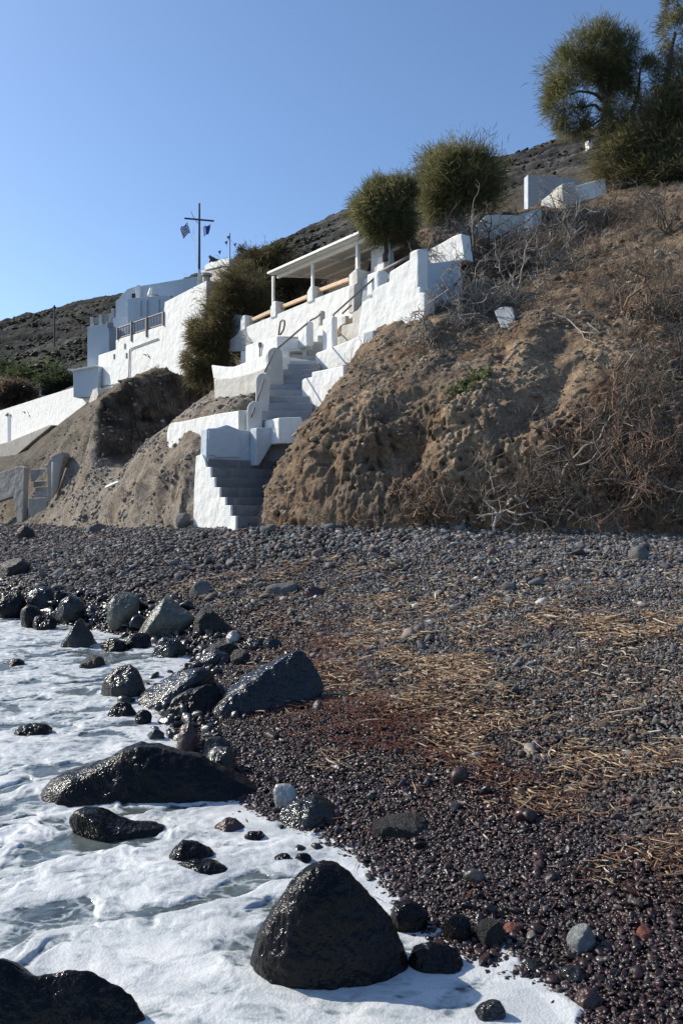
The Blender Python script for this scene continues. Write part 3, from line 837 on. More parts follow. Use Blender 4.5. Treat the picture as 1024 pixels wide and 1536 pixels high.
wall('gate_pier', pp, Z4((412, 655), (415, 470), (420, 440), (440, 430), (440, 330), (490, 360), (490, 420), (472, 500), (470, 640)), .25, 'old_whitewash',
     'narrow pier half in shade in front of the large terrace pier', 'pier')
for i, (a, b, lab) in enumerate([((369, 483.5), (405, 466.8), 'left wooden rail between two terrace piers'), ((416, 462.5), (460, 444.5), 'middle wooden rail under the pergola'),
                                 ((471, 438), (522, 418.5), 'right wooden rail next to the large terrace pier')]):
    pl = PT.shift(.12); A, B = pl.hit(*a), pl.hit(*b)
    m = MB(); d = B - A; m.box(A - UP * .055, d, inl * .09, UP * .11)
    tag(m.build('wooden_rail', 'wood_rail', bevel=.012), lab, 'wooden rail', 'wooden rails on the terrace wall')
    m = MB(); m.box(A - UP * .30 + inl * .03, d, inl * .03, UP * .10)
    m.build('lower_board', 'broken_wood', bpy.data.objects[COL.objects[-1].name], bevel=.005)
# rough grey concrete end of the terrace
pe = PT.shift(.25)
wall('concrete_end', pe, Z3((20, 1420), (50, 1230), (55, 1008), (80, 1005), (180, 1020), (230, 1040), (230, 1200), (270, 1400), (30, 1450)), .5, 'stained_concrete',
     'rough stained concrete end of the terrace wall beside the dark shrub', 'concrete wall', bevel=.04)
wall('concrete_footing', PT.shift(-.02), Z3((150, 1180), (205, 1160), (240, 1250), (300, 1330), (220, 1430), (20, 1440), (40, 1300), (120, 1240)), .2, 'stained_concrete',
     'bluish damp stained patch of concrete under the left pier', 'concrete wall', bevel=.02)
# hoop on the wall
pl = PT.shift(-.7)
m = MB(); m.tube([pl.hit(*q) for q in [(418, 503), (419.5, 490), (420.5, 483), (423, 480), (426.5, 481.5), (427, 487), (425, 495), (420.5, 502)]], .03, 6)
tag(m.build('metal_hoop', 'rail_brown', smooth=True), 'brown metal hoop leaning on the terrace wall above the white block', 'metal hoop')

# ---- pergola
FL = PT.shift(-.25).hit(400.5, 411.5); FR = PT.shift(-.25).hit(537.5, 350.5)
back = Vector((3.2, 2.4, .58))
root = empty('pergola', PT.hit(467, 436), 'white pergola with a slanting panel roof over the terrace', 'pergola')
m = MB(); m.box(FL, FR - FL, back, UP * .07); m.build('roof', 'white_paint', root, bevel=.01)
m = MB()
m.box(FL + UP * -.012 + (FR - FL) * .01 + back * .015, (FR - FL) * .98, back * .97, UP * -.018)
m.build('roof_lining', 'roof_panel', root)
for s in (0.075, .93):
    m = MB(); m.box(FL + back * s - UP * .14 + (FR - FL) * .02, (FR - FL) * .96, inl * .08, UP * .105); m.build('beam', 'white_paint', root, bevel=.006)
for s in (.035, .50, .97):
    m = MB(); m.box(FL + (FR - FL) * s - UP * .115 + back * .1, (FR - FL).normalized() * .06, back * .83, UP * .08); m.build('rafter', 'white_paint', root, bevel=.006)
for s in (.30, .52, .74):
    m = MB(); m.box(FL + back * s - UP * .10 + (FR - FL) * .03, (FR - FL) * .94, inl * .04, UP * .065); m.build('purlin', 'white_paint', root, bevel=.004)
for px, yt, yb, w_ in ((408.3, 414, 473, .075), (467.3, 388, 436, .08), (534.3, 357, 408, .10)):
    pl = PT.shift(.08); A = pl.hit(px, yt + 1); B = pl.hit(px, yb)
    m = MB(); m.box(B - al * w_ / 2 - UP * .1, al * w_, inl * w_, UP * (A.z - B.z + .12)); m.build('post', 'white_paint', root, bevel=.008)
for s in (.03, .95):
    A = FL + (FR - FL) * s + back * .93
    m = MB(); m.box(A - UP * 2.6, al * .08, inl * .08, UP * 2.5); m.build('post', 'white_paint', root, bevel=.008)
# floor and walls of the covered terrace
m = MB(); A = PT.shift(.32).hit(361, 520); B = PT.shift(.32).hit(562, 445); zf = FL.z - 2.45
A.z = zf - 1.2; B.z = zf - 1.2
m.box(A, B - A, inl * 4.6, UP * 1.2); tag(m.build('terrace_floor', 'concrete'), kind='structure')
A = PT.shift(.5).hit(396, 470)
m = MB(); m.box((A.x, A.y, zf), inl * 4.2, al * .25, UP * 1.45); tag(m.build('side_wall', 'shaded_whitewash', bevel=.02), 'shaded low wall closing the left end of the covered terrace', 'wall')
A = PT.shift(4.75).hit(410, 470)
m = MB(); m.box((A.x, A.y, zf - .5), -al * 5.6, inl * .25, UP * 2.2); tag(m.build('rear_wall', 'shaded_whitewash', bevel=.02), 'grey wall along the back of the covered terrace', 'wall')
pl = Plane.at(556, 22.0, ALONG)
wall('rendered_pillar', pl, Z4((540, 460), (543, 180), (560, 172), (632, 160), (640, 335), (600, 400)), .4, 'old_whitewash', 'broad beige pillar at the right end of the pergola', 'pillar')
m = MB(); pl = Plane.at(581, 21.6, INLAND)
m.prism(pl.poly(Z4((640, 332), (656, 85), (665, 76), (702, 78), (690, 300), (680, 340))), al * .3)
tag(m.build('leaning_pillar', 'whitewash', bevel=.03), 'leaning square pillar with a shaded face under the left bush', 'pillar')

# ---- white walls higher up on the right
p7 = Plane.at(660, 19.8, ALONG)
wall('garden_wall', p7, Z7((20, 520), (60, 440), (76, 428), (130, 400), (190, 365), (228, 352), (245, 480), (180, 500), (76, 560)), .3, 'whitewash', 'short bright white wall piece behind the dead tree', 'wall')
p7 = Plane.at(740, 21.8, (1, .25))
wall('garden_wall', p7, Z7((200, 480), (215, 345), (290, 330), (350, 264), (500, 262), (555, 246), (612, 230), (616, 300), (570, 420), (440, 470)), .3, 'old_whitewash', 'grey beige wall in half shade behind the dead tree', 'wall')
p7 = Plane.at(799, 21.55, INLAND)
wall('wall_edge', p7, Z7((562, 318), (570, 250), (576, 318), (582, 380), (566, 380)), .25, 'whitewash', 'thin bright wall edge in the half shaded beige wall', 'wall')
p7 = Plane.at(845, 23.3, ALONG)
wall('garden_wall', p7, Z7((600, 330), (612, 195), (650, 165), (712, 116), (722, 300), (690, 300), (640, 330)), .3, 'whitewash', 'white sloping wall left of the tall square pillar on the ridge', 'wall')
p7 = Plane.at(853, 23.2, (1, .35))
wall('ridge_pillar', p7, Z7((712, 113), (776, 104), (792, 260), (722, 300)), .5, 'old_whitewash', 'tall shaded square pillar between the two ridge walls', 'pillar', bevel=.04)
p7 = Plane.at(880, 23.5, (-.9, .35))
wall('garden_wall', p7, Z7((770, 126), (918, 84), (930, 190), (780, 215)), .3, 'whitewash', 'white wall on the ridge under the big tree', 'wall')
p7 = Plane.at(820, 28, (1, .25))
wall('garden_wall', p7, Z7((548, 70), (744, 86), (800, 100), (800, 300), (548, 260)), .3, 'shaded_blue_whitewash', 'plain grey wall farthest back on the ridge', 'wall')
p7 = Plane.at(888, 60, (1, .25))
wall('marker_post', p7, [(882, 209), (887, 207), (888, 222), (883, 223)], .5, 'whitewash', 'tiny white marker post on the far hillside near the big tree', 'post')
p7 = Plane.at(932, 24.5, (1, .25))
wall('marker_block', p7, [(930, 264), (940, 262), (940, 273), (931, 275)], .2, 'old_whitewash', 'small pale block under the big tree', 'block')

# ---- house on the left
PH = Plane(-4.76, 28.7, ALONG)
root = empty('house', PH.hit(240, 560), 'stepped white house wall with a balustrade above the shaded earth cut', 'house')
wall('wall', PH, Z1((130, 1080), (135, 960), (140, 680), (275, 635), (275, 562), (632, 450), (638, 400), (650, 272), (972, 105), (974, 450), (900, 850), (800, 900), (700, 900), (310, 1000), (300, 1060)), .35, 'whitewash', parent=root, bevel=.03)
pr = Plane.at(310.2, PH.D(310.2) + .02, INLAND)
wall('end_wall', pr, [(310.6, 421), (345, 424), (345, 560), (310.6, 560)], .3, 'shaded_whitewash', parent=root)
rails = MB(); rp = PH.shift(.06)
bal = empty('balustrade', rp.hit(210, 500), None, None); bal.parent = root; bal.matrix_parent_inverse = Matrix.Translation(-root.location)
def rp_(m, a, b, r): m.tube([rp.hit(*a), rp.hit(*b)], r, 5)
bal_loc = Vector(bal.location)
m = MB(); rp_(m, *Z1((284, 478), (640, 352)), .035); m.build('top_rail', 'rail_brown', bal)
m = MB(); rp_(m, *Z1((284, 555), (640, 442)), .03); m.build('bottom_rail', 'rail_brown', bal)
for k in range(17):
    f = (k + .5) / 17; a = 284 + f * 356
    m = MB(); rp_(m, *Z1((a, 478 - 126 * f), (a, 555 - 113 * f)), .022); m.build('baluster', 'rail_brown', bal)
for x, y0, y1 in ((283, 470, 560), (390, 422, 572), (506, 388, 538), (634, 345, 450)):
    m = MB(); pl = PH.shift(-.06); A = pl.hit(*Z1((x, y1))[0]); B = pl.hit(*Z1((x, y0))[0])
    m.box(A - al * .05, al * .10, inl * .08, UP * (B.z - A.z)); m.build('post', 'rail_brown', bal)
pd = PH.shift(-.04)
m = MB(); m.tube([pd.hit(*q) for q in Z1((376, 850), (382, 640), (400, 625), (470, 600), (520, 580), (600, 552))], .025, 5); m.build('drain_pipe', 'metal_grey', root)
m = MB(); m.tube([pd.hit(*q) for q in Z1((140, 930), (200, 915), (310, 890))], .02, 5); m.build('cable', 'metal_grey', root)
for x, y in ((345, 627), (358, 700), (262, 706)):
    m = MB(); A = pd.hit(*Z1((x, y))[0]); m.box(A, al * .12, inl * .08, UP * .22); m.build('wall_vent', 'metal_grey', root, bevel=.01)
m = MB(); m.tube([pd.hit(*q) for q in Z1((488, 668), (512, 672), (528, 692))], .035, 5); m.build('spout', 'metal_grey', root)
pc = PH.shift(.4)
m = MB(); A = pc.hit(310, 432); m.tube([A, A + UP * .40], .13, 10); m.build('chimney', 'concrete', root)
m = MB(); m.tube([A + UP * .44, A + UP * .52], .20, 10); m.build('chimney_cap', 'concrete', root)

pv = Plane.at(250, 40.5, (1, -.16))
root = empty('vaulted_house', pv.hit(230, 470), 'bluish shaded house with a rounded vault roof behind the balustrade', 'house')
wall('vault_wall', pv, Z1((275, 560), (275, 262), (300, 245), (330, 205), (365, 172), (415, 154), (520, 138), (900, 76), (930, 72), (930, 560)), 5, 'shaded_blue_whitewash', parent=root)
pv2 = pv.shift(-1.2)
wall('lower_block', pv2, Z1((365, 560), (365, 246), (430, 238), (610, 224), (700, 216), (700, 560)), 1.15, 'shaded_blue_whitewash', parent=root)
wall('chimney', pv.shift(-.35), Z1((428, 238), (430, 145), (455, 138), (456, 236)), .3, 'whitewash', parent=root)
m = MB(); m.prism(pv.shift(-.06).poly(Z1((400, 243), (400, 208), (424, 206), (424, 240))), pv.inw * .04); m.build('window', 'dark_void', root)
m = MB(); A = pv2.shift(.3).hit(*Z1((563, 222))[0]); m.tube([A, A + UP * .35], [.3, .18], 10); m.build('roof_vent', 'whitewash', root)
pn = pv2.shift(-.05)
for x in (470, 520, 610):
    m = MB(); m.tube([pn.hit(*q) for q in Z1((x, 250), (x, 380))], .02, 4); m.build('cable', 'metal_grey', root)
pa = Plane.at(150, 37.6, (1, -.12))
root = empty('annex', pa.hit(150, 560), 'shaded flat roofed annex with short posts on its roof, left end of the house', 'annex')
wall('wall', pa, Z1((58, 800), (58, 462), (140, 446), (224, 436), (224, 800)), 3, 'shaded_blue_whitewash', parent=root)
wall('rear_wall', pa.shift(3.05), Z1((200, 700), (200, 400), (300, 388), (640, 350), (700, 345), (700, 700)), .5, 'shaded_blue_whitewash', parent=root)
for x, y0, y1 in ((90, 384, 452), (158, 368, 442), (234, 358, 432), (252, 320, 390)):
    m = MB(); pl = pa.shift(.4); A = pl.hit(*Z1((x, y1))[0]); B = pl.hit(*Z1((x, y0))[0]); m.box(A - Vector((.07, 0, 0)), (.14, 0, 0), (0, .14, 0), UP * (B.z - A.z)); m.build('roof_post', 'old_whitewash', root, bevel=.01)
for (x0, x1, ya, yb) in ((95, 152, 392, 440), (166, 230, 366, 430)):
    m = MB(); pl = pa.shift(.46); m.prism(pl.poly(Z1((x0, yb), (x0, ya), (x1, ya - 8), (x1, yb - 8))), (0, .03, 0)); m.build('roof_screen', 'concrete', root)
m = MB(); A = pa.shift(-.06).hit(*Z1((212, 468))[0]); m.box(A, (.25, 0, 0), (0, .1, 0), UP * .25); m.build('wall_vent', 'metal_grey', root)
pl = Plane.at(118, 37.0, (1, -.3))
root = empty('shed', pl.hit(118, 580), 'small bluish shed with a thin flat roof slab above the long white wall', 'shed')
wall('wall', pl, Z6((705, 420), (705, 170), (800, 150), (945, 120), (945, 420)), 1.8, 'shaded_blue_whitewash', parent=root)
wall('roof', pl.shift(-.12), Z6((650, 160), (650, 148), (715, 150), (930, 112), (930, 124), (715, 166)), 2, 'whitewash', parent=root, bevel=.01)

PL_ = Plane.at(137, 36.9, ALONG)
root = empty('boundary_wall', PL_.hit(70, 640), 'long white boundary wall with a narrow doorway, sloping down to the left edge', 'wall')
wall('wall', PL_, Z6((-260, 1000), (-260, 640), (15, 545), (400, 421), (875, 275), (852, 510), (845, 600), (560, 760), (110, 900)), .35, 'whitewash', parent=root, bevel=.025)
m = MB(); pl = PL_.shift(-.012); m.prism(pl.poly(Z6((76, 860), (76, 600), (90, 572), (106, 600), (106, 850))), inl * .05); m.build('doorway', 'door_and_shade_blue', root)  # shaded recess drawn as a flat bluish panel
m = MB(); m.tube([PL_.shift(-.05).hit(*q) for q in Z6((60, 596), (80, 572), (104, 596))], .05, 5); m.build('door_hood', 'concrete', root)
m = MB(); m.tube([PL_.shift(-.05).hit(*q) for q in Z6((220, 557), (255, 557), (280, 600))], .04, 5); m.build('spout', 'metal_grey', root)
pr = PL_.shift(-.8)
wall('ramp', pr, Z6((-260, 1250), (-260, 960), (0, 872), (110, 838), (480, 685), (505, 690), (330, 830), (250, 900), (130, 1000), (0, 1100)), .75, 'concrete',
     'grey concrete apron under the long white boundary wall', 'concrete ramp', bevel=.03)
pl = Plane.at(148, 35.6, ALONG)
wall('buttress', pl, Z6((850, 560), (852, 470), (890, 350), (935, 330), (945, 400), (900, 520), (870, 525)), .5, 'old_whitewash', 'flaking white buttress at the right end of the long boundary wall', 'buttress')
# ruined concrete steps and wall at the foot on the left
ps = Plane.at(45, 30.6, (1, -.45))
root = empty('staircase', ps.hit(55, 770), 'ruined concrete steps at the left end of the beach', 'staircase')
for i, (xa, xb, y0, y1) in enumerate([(43, 71, 774, 747), (52, 73, 747, 738), (53, 73, 738, 730.5), (50, 71.5, 730.5, 722), (46, 70, 722, 704)]):
    d = .45 * i
    m = MB(); pl = ps.shift(d); m.prism(pl.poly([(xa, y0), (xa, y1), (xb, y1 - 1), (xb, y0 - 1)]), pl.inw * (2.4 - d)); m.build('step', 'concrete', root, bevel=.02)
pw2 = Plane.at(30, 31.2, (-.8, .5))
wall('concrete_wall', pw2, [(-60, 775), (-60, 712), (0, 709), (20, 702), (30, 699), (37, 701), (36, 745), (34, 784), (26, 784), (20, 745), (0, 752)], .22, 'concrete',
     'broken grey concrete wall left of the ruined steps', 'concrete wall', bevel=.03)
pw3 = Plane.at(78, 28.9, (1, -.2))
wall('broken_pier', pw3, [(71, 752), (72, 725), (70.5, 702), (73, 692), (77, 690), (79, 684), (86, 681), (93, 678), (96, 684), (92, 700), (89, 720), (84, 752)], .5, 'concrete', 'broken concrete pier with a pale pipe beside the ruined steps', 'concrete pier', bevel=.015)
m = MB(); m.tube([P(79.5, 746, 28.62), P(80, 693, 28.66)], .045, 8); tag(m.build('pipe', 'old_whitewash', smooth=True), 'pale upright pipe standing against the broken concrete pier', 'pipe')
m = MB(); m.tube([P(88, 742, 27.2), P(100, 703, 28.2)], .05, 6); tag(m.build('pipe', 'broken_wood', smooth=True), 'dark slanting pipe leaning on the earth beside the broken pier', 'pipe')
m = MB(); m.tube([P(159, 731, 22.0), P(177, 723, 21.7), P(178.5, 726, 21.6)], .035, 6); tag(m.build('pipe', 'white_paint', smooth=True), 'short white pipe sticking out of the gravel mound', 'pipe')
# dark block under the house: cut masonry
# ---- far left odds and ends
pl = Plane.at(38, 56, (1, -.1))
root = empty('ruined_hut', pl.hit(38, 600), 'ruined brown timber hut frame above the long white wall', 'hut')
for x in (132, 215, 305, 378):
    m = MB(); A = pl.hit(*Z6((x, 425))[0]); B = pl.hit(*Z6((x, 295))[0]); m.box(A, (.16, 0, 0), (0, .16, 0), UP * (B.z - A.z)); m.build('post', 'old_whitewash' if x == 378 else 'broken_wood', root)
m = MB(); A = pl.hit(*Z6((95, 303))[0]); B = pl.hit(*Z6((390, 296))[0]); m.box(A, B - A, (0, 2.4, .1), UP * .12); m.build('roof', 'broken_wood', root)
m = MB(); m.prism(pl.shift(1.5).poly(Z6((120, 430), (120, 310), (385, 305), (385, 430))), (0, .12, 0)); m.build('rear_wall', 'broken_wood', root)
m = MB(); m.prism(pl.shift(-.1).poly(Z6((208, 350), (208, 315), (232, 315), (232, 348))), (0, .06, 0)); m.build('board', 'shaded_blue_whitewash', root)
wall('low_wall', Plane.at(45, 54, (1, -.1)), Z6((225, 480), (230, 425), (330, 410), (425, 400), (425, 480)), .4, 'concrete', 'low grey wall in front of the ruined hut', 'wall')
pl = Plane.at(0, 75, (1, 0))
root = empty('vaulted_house', pl.hit(0, 550), 'pale blue vaulted house cut by the left edge, on the far slope', 'house')
wall('wall', pl, [(-20, 556), (-20, 541)] + [(-6 + 17 * math.sin(k / 8 * math.pi / 2), 556 - 16 * math.cos(k / 8 * math.pi / 2)) for k in range(9)], 6, 'shaded_blue_whitewash', parent=root)
m = MB(); m.prism(pl.shift(-.05).poly([(-8, 556), (-8, 546), (-4, 546), (-4, 556)]), (0, .1, 0)); m.build('door', 'door_and_shade_blue', root)
root = empty('utility_pole', P(82, 510, 120), 'thin dark utility pole on the far dark hillside', 'utility pole')
m = MB(); m.tube([P(82, 520, 120), P(82, 458, 120)], .13, 6); m.build('pole', 'metal_dark', root)
m = MB(); m.tube([P(79.5, 461, 120), P(84.5, 461, 120)], .1, 6); m.build('crossarm', 'metal_dark', root)

# ---- flag mast and roof things
DM = 31.0
root = empty('flag_mast', P(298.7, 432, DM), 'thin dark mast with a tilted crossbar on the roof of the white house', 'flagpole')
m = MB(); m.tube([P(298.9, 440, DM), P(299.2, 305, DM)], [.055, .035], 8); m.build('pole', 'metal_dark', root)
m = MB(); m.tube([P(277, 327.5, DM), P(321, 331.5, DM)], .036, 8); m.build('crossbar', 'metal_dark', root)
m = MB(); m.box(P(296.8, 432, DM - .05), (.09, 0, 0), (0, .09, 0), UP * .72); m.build('base_post', 'whitewash', root, bevel=.01)
m = MB(); m.box(P(300.2, 430, DM - .05), (.08, 0, 0), (0, .08, 0), UP * .55); m.build('base_post', 'old_whitewash', root, bevel=.01)
m = MB(); m.tube([P(286.4, 317, DM), P(290, 325, DM), P(297, 335, DM)], .012, 4); m.build('stay', 'metal_grey', root)
m = MB(); m.tube([P(280.5, 332, DM), P(286, 350, DM), P(291, 362, DM)], .008, 4); m.tube([P(289, 333, DM), P(291.5, 360, DM), P(292, 368, DM), P(294, 380, DM), P(296.5, 400, DM)], .008, 4); m.build('rope', 'white_paint', root)
def flag(pts4, label, kind):
    """cloth between hoist (top, bottom) and fly (top, bottom) corners, slightly waved, real thickness"""
    ht, hb, ft, fb = [Vector(P(*q)) for q in pts4]
    nu, nv = 12, 9
    mbs = {'b': MB(), 'w': MB()}
    def pt(u, v, s):
        q = ht.lerp(hb, v).lerp(ft.lerp(fb, v), u)
        return q + Vector((0, .10 * math.sin(u * 7 + v * 2), .04 * math.sin(u * 9 + v))) + Vector((0, s, 0))
    for i in range(nu):
        for j in range(nv):
            if kind == 'striped':
                blue = j % 2 == 0
                if i < 5 and j < 5: blue = not (i == 2 or j == 2)
            else:
                blue = True
            a = [pt((i + du) / nu, (j + dv) / nv, 0) for du, dv in ((0, 0), (1, 0), (1, 1), (0, 1))]
            b = [pt((i + du) / nu, (j + dv) / nv, .006) for du, dv in ((0, 0), (1, 0), (1, 1), (0, 1))]
            mbs['b' if blue else 'w'].add(a + b, [(0, 1, 2, 3), (7, 6, 5, 4), (0, 4, 5, 1), (1, 5, 6, 2), (2, 6, 7, 3), (3, 7, 4, 0)])
    o = mbs['b'].build('flag', 'flag_blue', smooth=False)
    if mbs['w'].v: mbs['w'].build('stripes' if kind == 'striped' else 'emblem', 'flag_white', o)
    return tag(o, label, 'flag')
flag([(281, 332.5, DM), (285, 349, DM), (270, 344.5, DM - .25), (275, 357, DM - .25)], 'ragged blue and white striped flag under the left arm of the mast', 'striped')
flag([(316.8, 335, DM), (312, 352, DM), (304.2, 341.5, DM + .2), (305.8, 353.5, DM + .2)], 'plain dark blue flag under the right arm of the mast', 'dark')
pu = Plane.at(330, 33.0, ALONG)
root = empty('roof_house', pu.hit(325, 410), 'pale upper roof block with a bright parapet behind the dark shrub', 'house')
wall('parapet', pu, Z2((480, 985), (490, 920), (560, 880), (690, 845), (800, 830), (800, 930), (690, 935)), .4, 'whitewash', parent=root)
wall('wall', pu.shift(.06), Z2((430, 1180), (440, 985), (560, 975), (800, 925), (800, 1250), (430, 1250)), 2.5, 'old_whitewash', parent=root)
m = MB(); s = [P(*q) for q in [(329, 389.5, 32.9), (324, 390, 32.8), (319, 389.3, 32.8), (316.2, 386.8, 32.8), (314.6, 384.6, 32.8), (312.2, 384.2, 32.8)]]
m.tube(s, [.012, .06, .11, .075, .06, .02], 8); m.tube([P(317, 389, 32.8), P(315.2, 391, 32.8), P(314.4, 394, 32.8)], [.06, .04, .025], 6); m.tube([P(321, 389.6, 32.8), P(322, 391.5, 32.8)], [.05, .02], 6)
tag(m.build('animal_figure', 'metal_dark', smooth=True), 'dark figure of a resting animal with raised head on the roof parapet', 'figure')
root = empty('pennant_mast', P(345, 392, 33.5), 'thin grey mast with tiny pennants behind the dark shrub', 'mast')
m = MB(); m.tube([P(345, 395, 33.5), P(344.8, 349.5, 33.5)], .022, 5); m.build('pole', 'metal_grey', root)
m = MB(); m.tube([P(337, 362, 33.5), P(341, 361, 33.5), P(345, 359, 33.5), P(350, 365, 33.5), P(356, 375, 33.5), P(360, 384, 33.5)], .007, 4); m.build('rope', 'white_paint', root)
for x, y in ((340, 355), (337, 363), (350, 366), (354, 374), (359, 383), (327, 377)):
    m = MB(); A = Vector(P(x, y, 33.5)); m.prism([A, A + Vector((.13, 0, .05)), A + Vector((.08, .03, -.13))], (0, .01, 0)); m.build('pennant', 'flag_blue', root)
# ================================================================== ROCKS
def ico(sub):
    bm = bmesh.new(); bmesh.ops.create_icosphere(bm, subdivisions=sub, radius=1)
    bm.verts.ensure_lookup_table()
    v = np.array([x.co[:] for x in bm.verts]); f = np.array([[q.index for q in x.verts] for x in bm.faces])
    bm.free(); return v, f
ICO = {k: ico(k) for k in (1, 2, 4, 5, 6)}

def rock(label, mat, outline, seed, depth=.8, D=None, cuts=3, rough=.05, name='boulder', cat='rock', sub=5, water=False, lean=0., extra=(), group=None, sink=.55):
    """outline: photo pixels of the visible outline; the stone gets that width and height, its own depth, and sits in the ground"""
    o = np.array(outline, float)
    x0, x1, y0, y1 = o[:, 0].min(), o[:, 0].max(), o[:, 1].min(), o[:, 1].max()
    mx = (x0 + x1) / 2
    if D is None:
        D = CZ * F / (y1 - CY) if water else ray_beach(mx, y1)
    wdt = (x1 - x0) / F * D; hgt = (y1 - y0) / F * D
    dep = depth * max(wdt * .75, hgt * .9)
    Dc = D + dep * .42
    k = Dc / D
    # outline in metres round the stone's middle, pushed below the ground at the foot
    q = np.c_[(o[:, 0] - mx) / F * Dc, (CY - o[:, 1]) / F * Dc]
    q[:, 1] -= q[:, 1].min()
    H = q[:, 1].max()
    q[:, 1] = np.where(q[:, 1] < .35 * H, q[:, 1] - sink * H * (1 - q[:, 1] / (.35 * H)), q[:, 1])
    c = np.array([0., (q[:, 1].max() + q[:, 1].min()) / 2])
    r = q - c
    ang = np.arctan2(r[:, 1], r[:, 0]); rad = np.hypot(r[:, 0], r[:, 1])
    # densify the closed outline, then radius as a function of the angle
    qq = np.concatenate([r, r[:1]]); tt = np.linspace(0, 1, 24, endpoint=False)
    den = np.concatenate([qq[i] + (qq[i + 1] - qq[i]) * tt[:, None] for i in range(len(r))])
    a2 = np.arctan2(den[:, 1], den[:, 0]); r2 = np.hypot(den[:, 0], den[:, 1])
    od = np.argsort(a2); a2, r2 = a2[od], r2[od]
    v, f = ICO[sub]; v = v.copy()
    th = np.arctan2(v[:, 2], v[:, 0])
    R = np.interp(th, np.concatenate([a2 - 2 * math.pi, a2, a2 + 2 * math.pi]), np.tile(r2, 3))
    rg = np.random.default_rng(seed)
    s3 = np.sign(v) * np.abs(v) ** .95
    w = np.c_[s3[:, 0] * R, s3[:, 1] * dep * .55, s3[:, 2] * R]
    # the top leans inland with depth
    size = max(wdt, hgt) / 2
    w[:, 1] += lean * w[:, 2]
    for i in range(cuts):
        nn = rg.normal(size=3); nn[1] = -abs(nn[1]) * 1.1; nn /= np.linalg.norm(nn)
        dd = w @ nn; lim = np.quantile(dd, .90 - .05 * rg.random())
        w -= np.maximum(dd - lim, 0)[:, None] * nn * .75
    for (nx, ny, nz, qn, st) in extra:
        nn = np.array([nx, ny, nz], float); nn /= np.linalg.norm(nn)
        dd = w @ nn; lim = np.quantile(dd, qn)
        w -= np.maximum(dd - lim, 0)[:, None] * nn * st
    off = rg.random(3) * 50
    nd = v / np.linalg.norm(v, axis=1)[:, None]
    amp = rough * size
    w += nd * (amp * 1.0 * fbm(w / size * 1.3 + off, 3) + amp * .55 * ridged(w / size * 3.1 + off, 3) * .6 + amp * .45 * fbm(w / size * 7 + off, 4))[:, None]
    ob = np_mesh(name, w, f, mat)
    zb = CZ + (CY - y1) / F * D
    ob.location = (mx / F * Dc - CX / F * Dc, Dc, CZ + (CY - y1) / F * Dc + c[1])
    return tag(ob, label, cat, group)

def blob(x0, x1, y0, y1, seed, n=11, kx=None, flat=.1):
    rg = np.random.default_rng(seed + 900); pts = []
    cx, cy, rx, ry = (x0 + x1) / 2, (y0 + y1) / 2, (x1 - x0) / 2, (y1 - y0) / 2
    for k in range(n):
        a = 2 * math.pi * k / n + rg.normal() * .08
        rr = 1 + rg.normal() * .06
        c, s = math.cos(a), math.sin(a)
        pts.append((cx + rx * rr * c, cy - ry * rr * s))
    return pts

rock('tall cone shaped wet black boulder standing in the white foam at the front', 'wet_black_rock',
     [(372, 1445), (385, 1405), (410, 1365), (440, 1328), (468, 1303), (486, 1297), (505, 1301), (522, 1310), (550, 1340), (585, 1385), (612, 1432), (616, 1455), (600, 1470), (560, 1478), (480, 1481), (420, 1468), (385, 1456)], 1, .7, water=True, rough=.04, sub=6, cuts=0, extra=[(.30, -.9, .30, .78, .4)])
rock('long low humped wet black boulder lying across the foam edge', 'wet_black_rock',
     [(64, 1190), (80, 1172), (105, 1160), (140, 1149), (165, 1140), (190, 1124), (212, 1117), (235, 1121), (262, 1132), (300, 1140), (335, 1160), (370, 1178), (400, 1192), (412, 1215), (405, 1228), (350, 1231), (300, 1228), (220, 1213), (160, 1206), (90, 1204)], 2, .6, D=4.32, rough=.035, sub=6, cuts=0, extra=[(.15, -.9, .35, .70, .65)])
rock('big slab like boulder with a grey sunlit crest beside the reddish weed', 'wet_blue_rock',
     [(309, 1056), (318, 1047), (330, 1042), (334, 1024), (350, 1008), (372, 995), (395, 983), (420, 973), (440, 973), (458, 980), (472, 996), (484, 1018), (488, 1032), (480, 1042), (430, 1056), (370, 1070), (325, 1072)], 3, .75, rough=.045, sub=6, cuts=1, extra=[(-.50, -.15, .85, .72, .85), (.25, -.9, .30, .62, .85)])
rock('wet black rock with two humps cut by the bottom left corner', 'wet_black_rock',
     [(-70, 1545), (-40, 1475), (-5, 1449), (12, 1455), (25, 1468), (50, 1476), (80, 1471), (100, 1464), (120, 1464), (140, 1478), (165, 1490), (190, 1508), (214, 1540), (215, 1600), (100, 1640), (-60, 1640)], 4, .7, D=2.35, rough=.045, sub=6, cuts=0, extra=[(.2, -.9, .4, .65, .7)])
rock('long narrow black rock awash in foam in front of the humped boulder', 'wet_black_rock',
     [(105, 1232), (112, 1220), (125, 1215), (148, 1217), (170, 1230), (200, 1237), (235, 1240), (262, 1247), (262, 1256), (225, 1262), (150, 1262), (115, 1252)], 5, .6, water=True, rough=.04, sub=5)
rock('larger of two dark rocks sunk in foam right of the long narrow rock', 'wet_black_rock', [(247, 1285), (255, 1270), (272, 1262), (295, 1266), (315, 1275), (328, 1288), (318, 1298), (260, 1300)], 6, .8, water=True)
rock('lower of two dark rocks sunk in foam, with bright glints on its left', 'wet_black_rock', [(258, 1306), (268, 1296), (290, 1292), (318, 1293), (342, 1304), (338, 1315), (300, 1318), (268, 1314)], 7, .8, water=True)
rock('smooth reddish brown stone at the foam edge right of the humped boulder', 'maroon_rock', [(315, 1256), (322, 1240), (340, 1228), (352, 1229), (368, 1242), (382, 1252), (376, 1262), (335, 1264)], 8, .8, D=4.0)
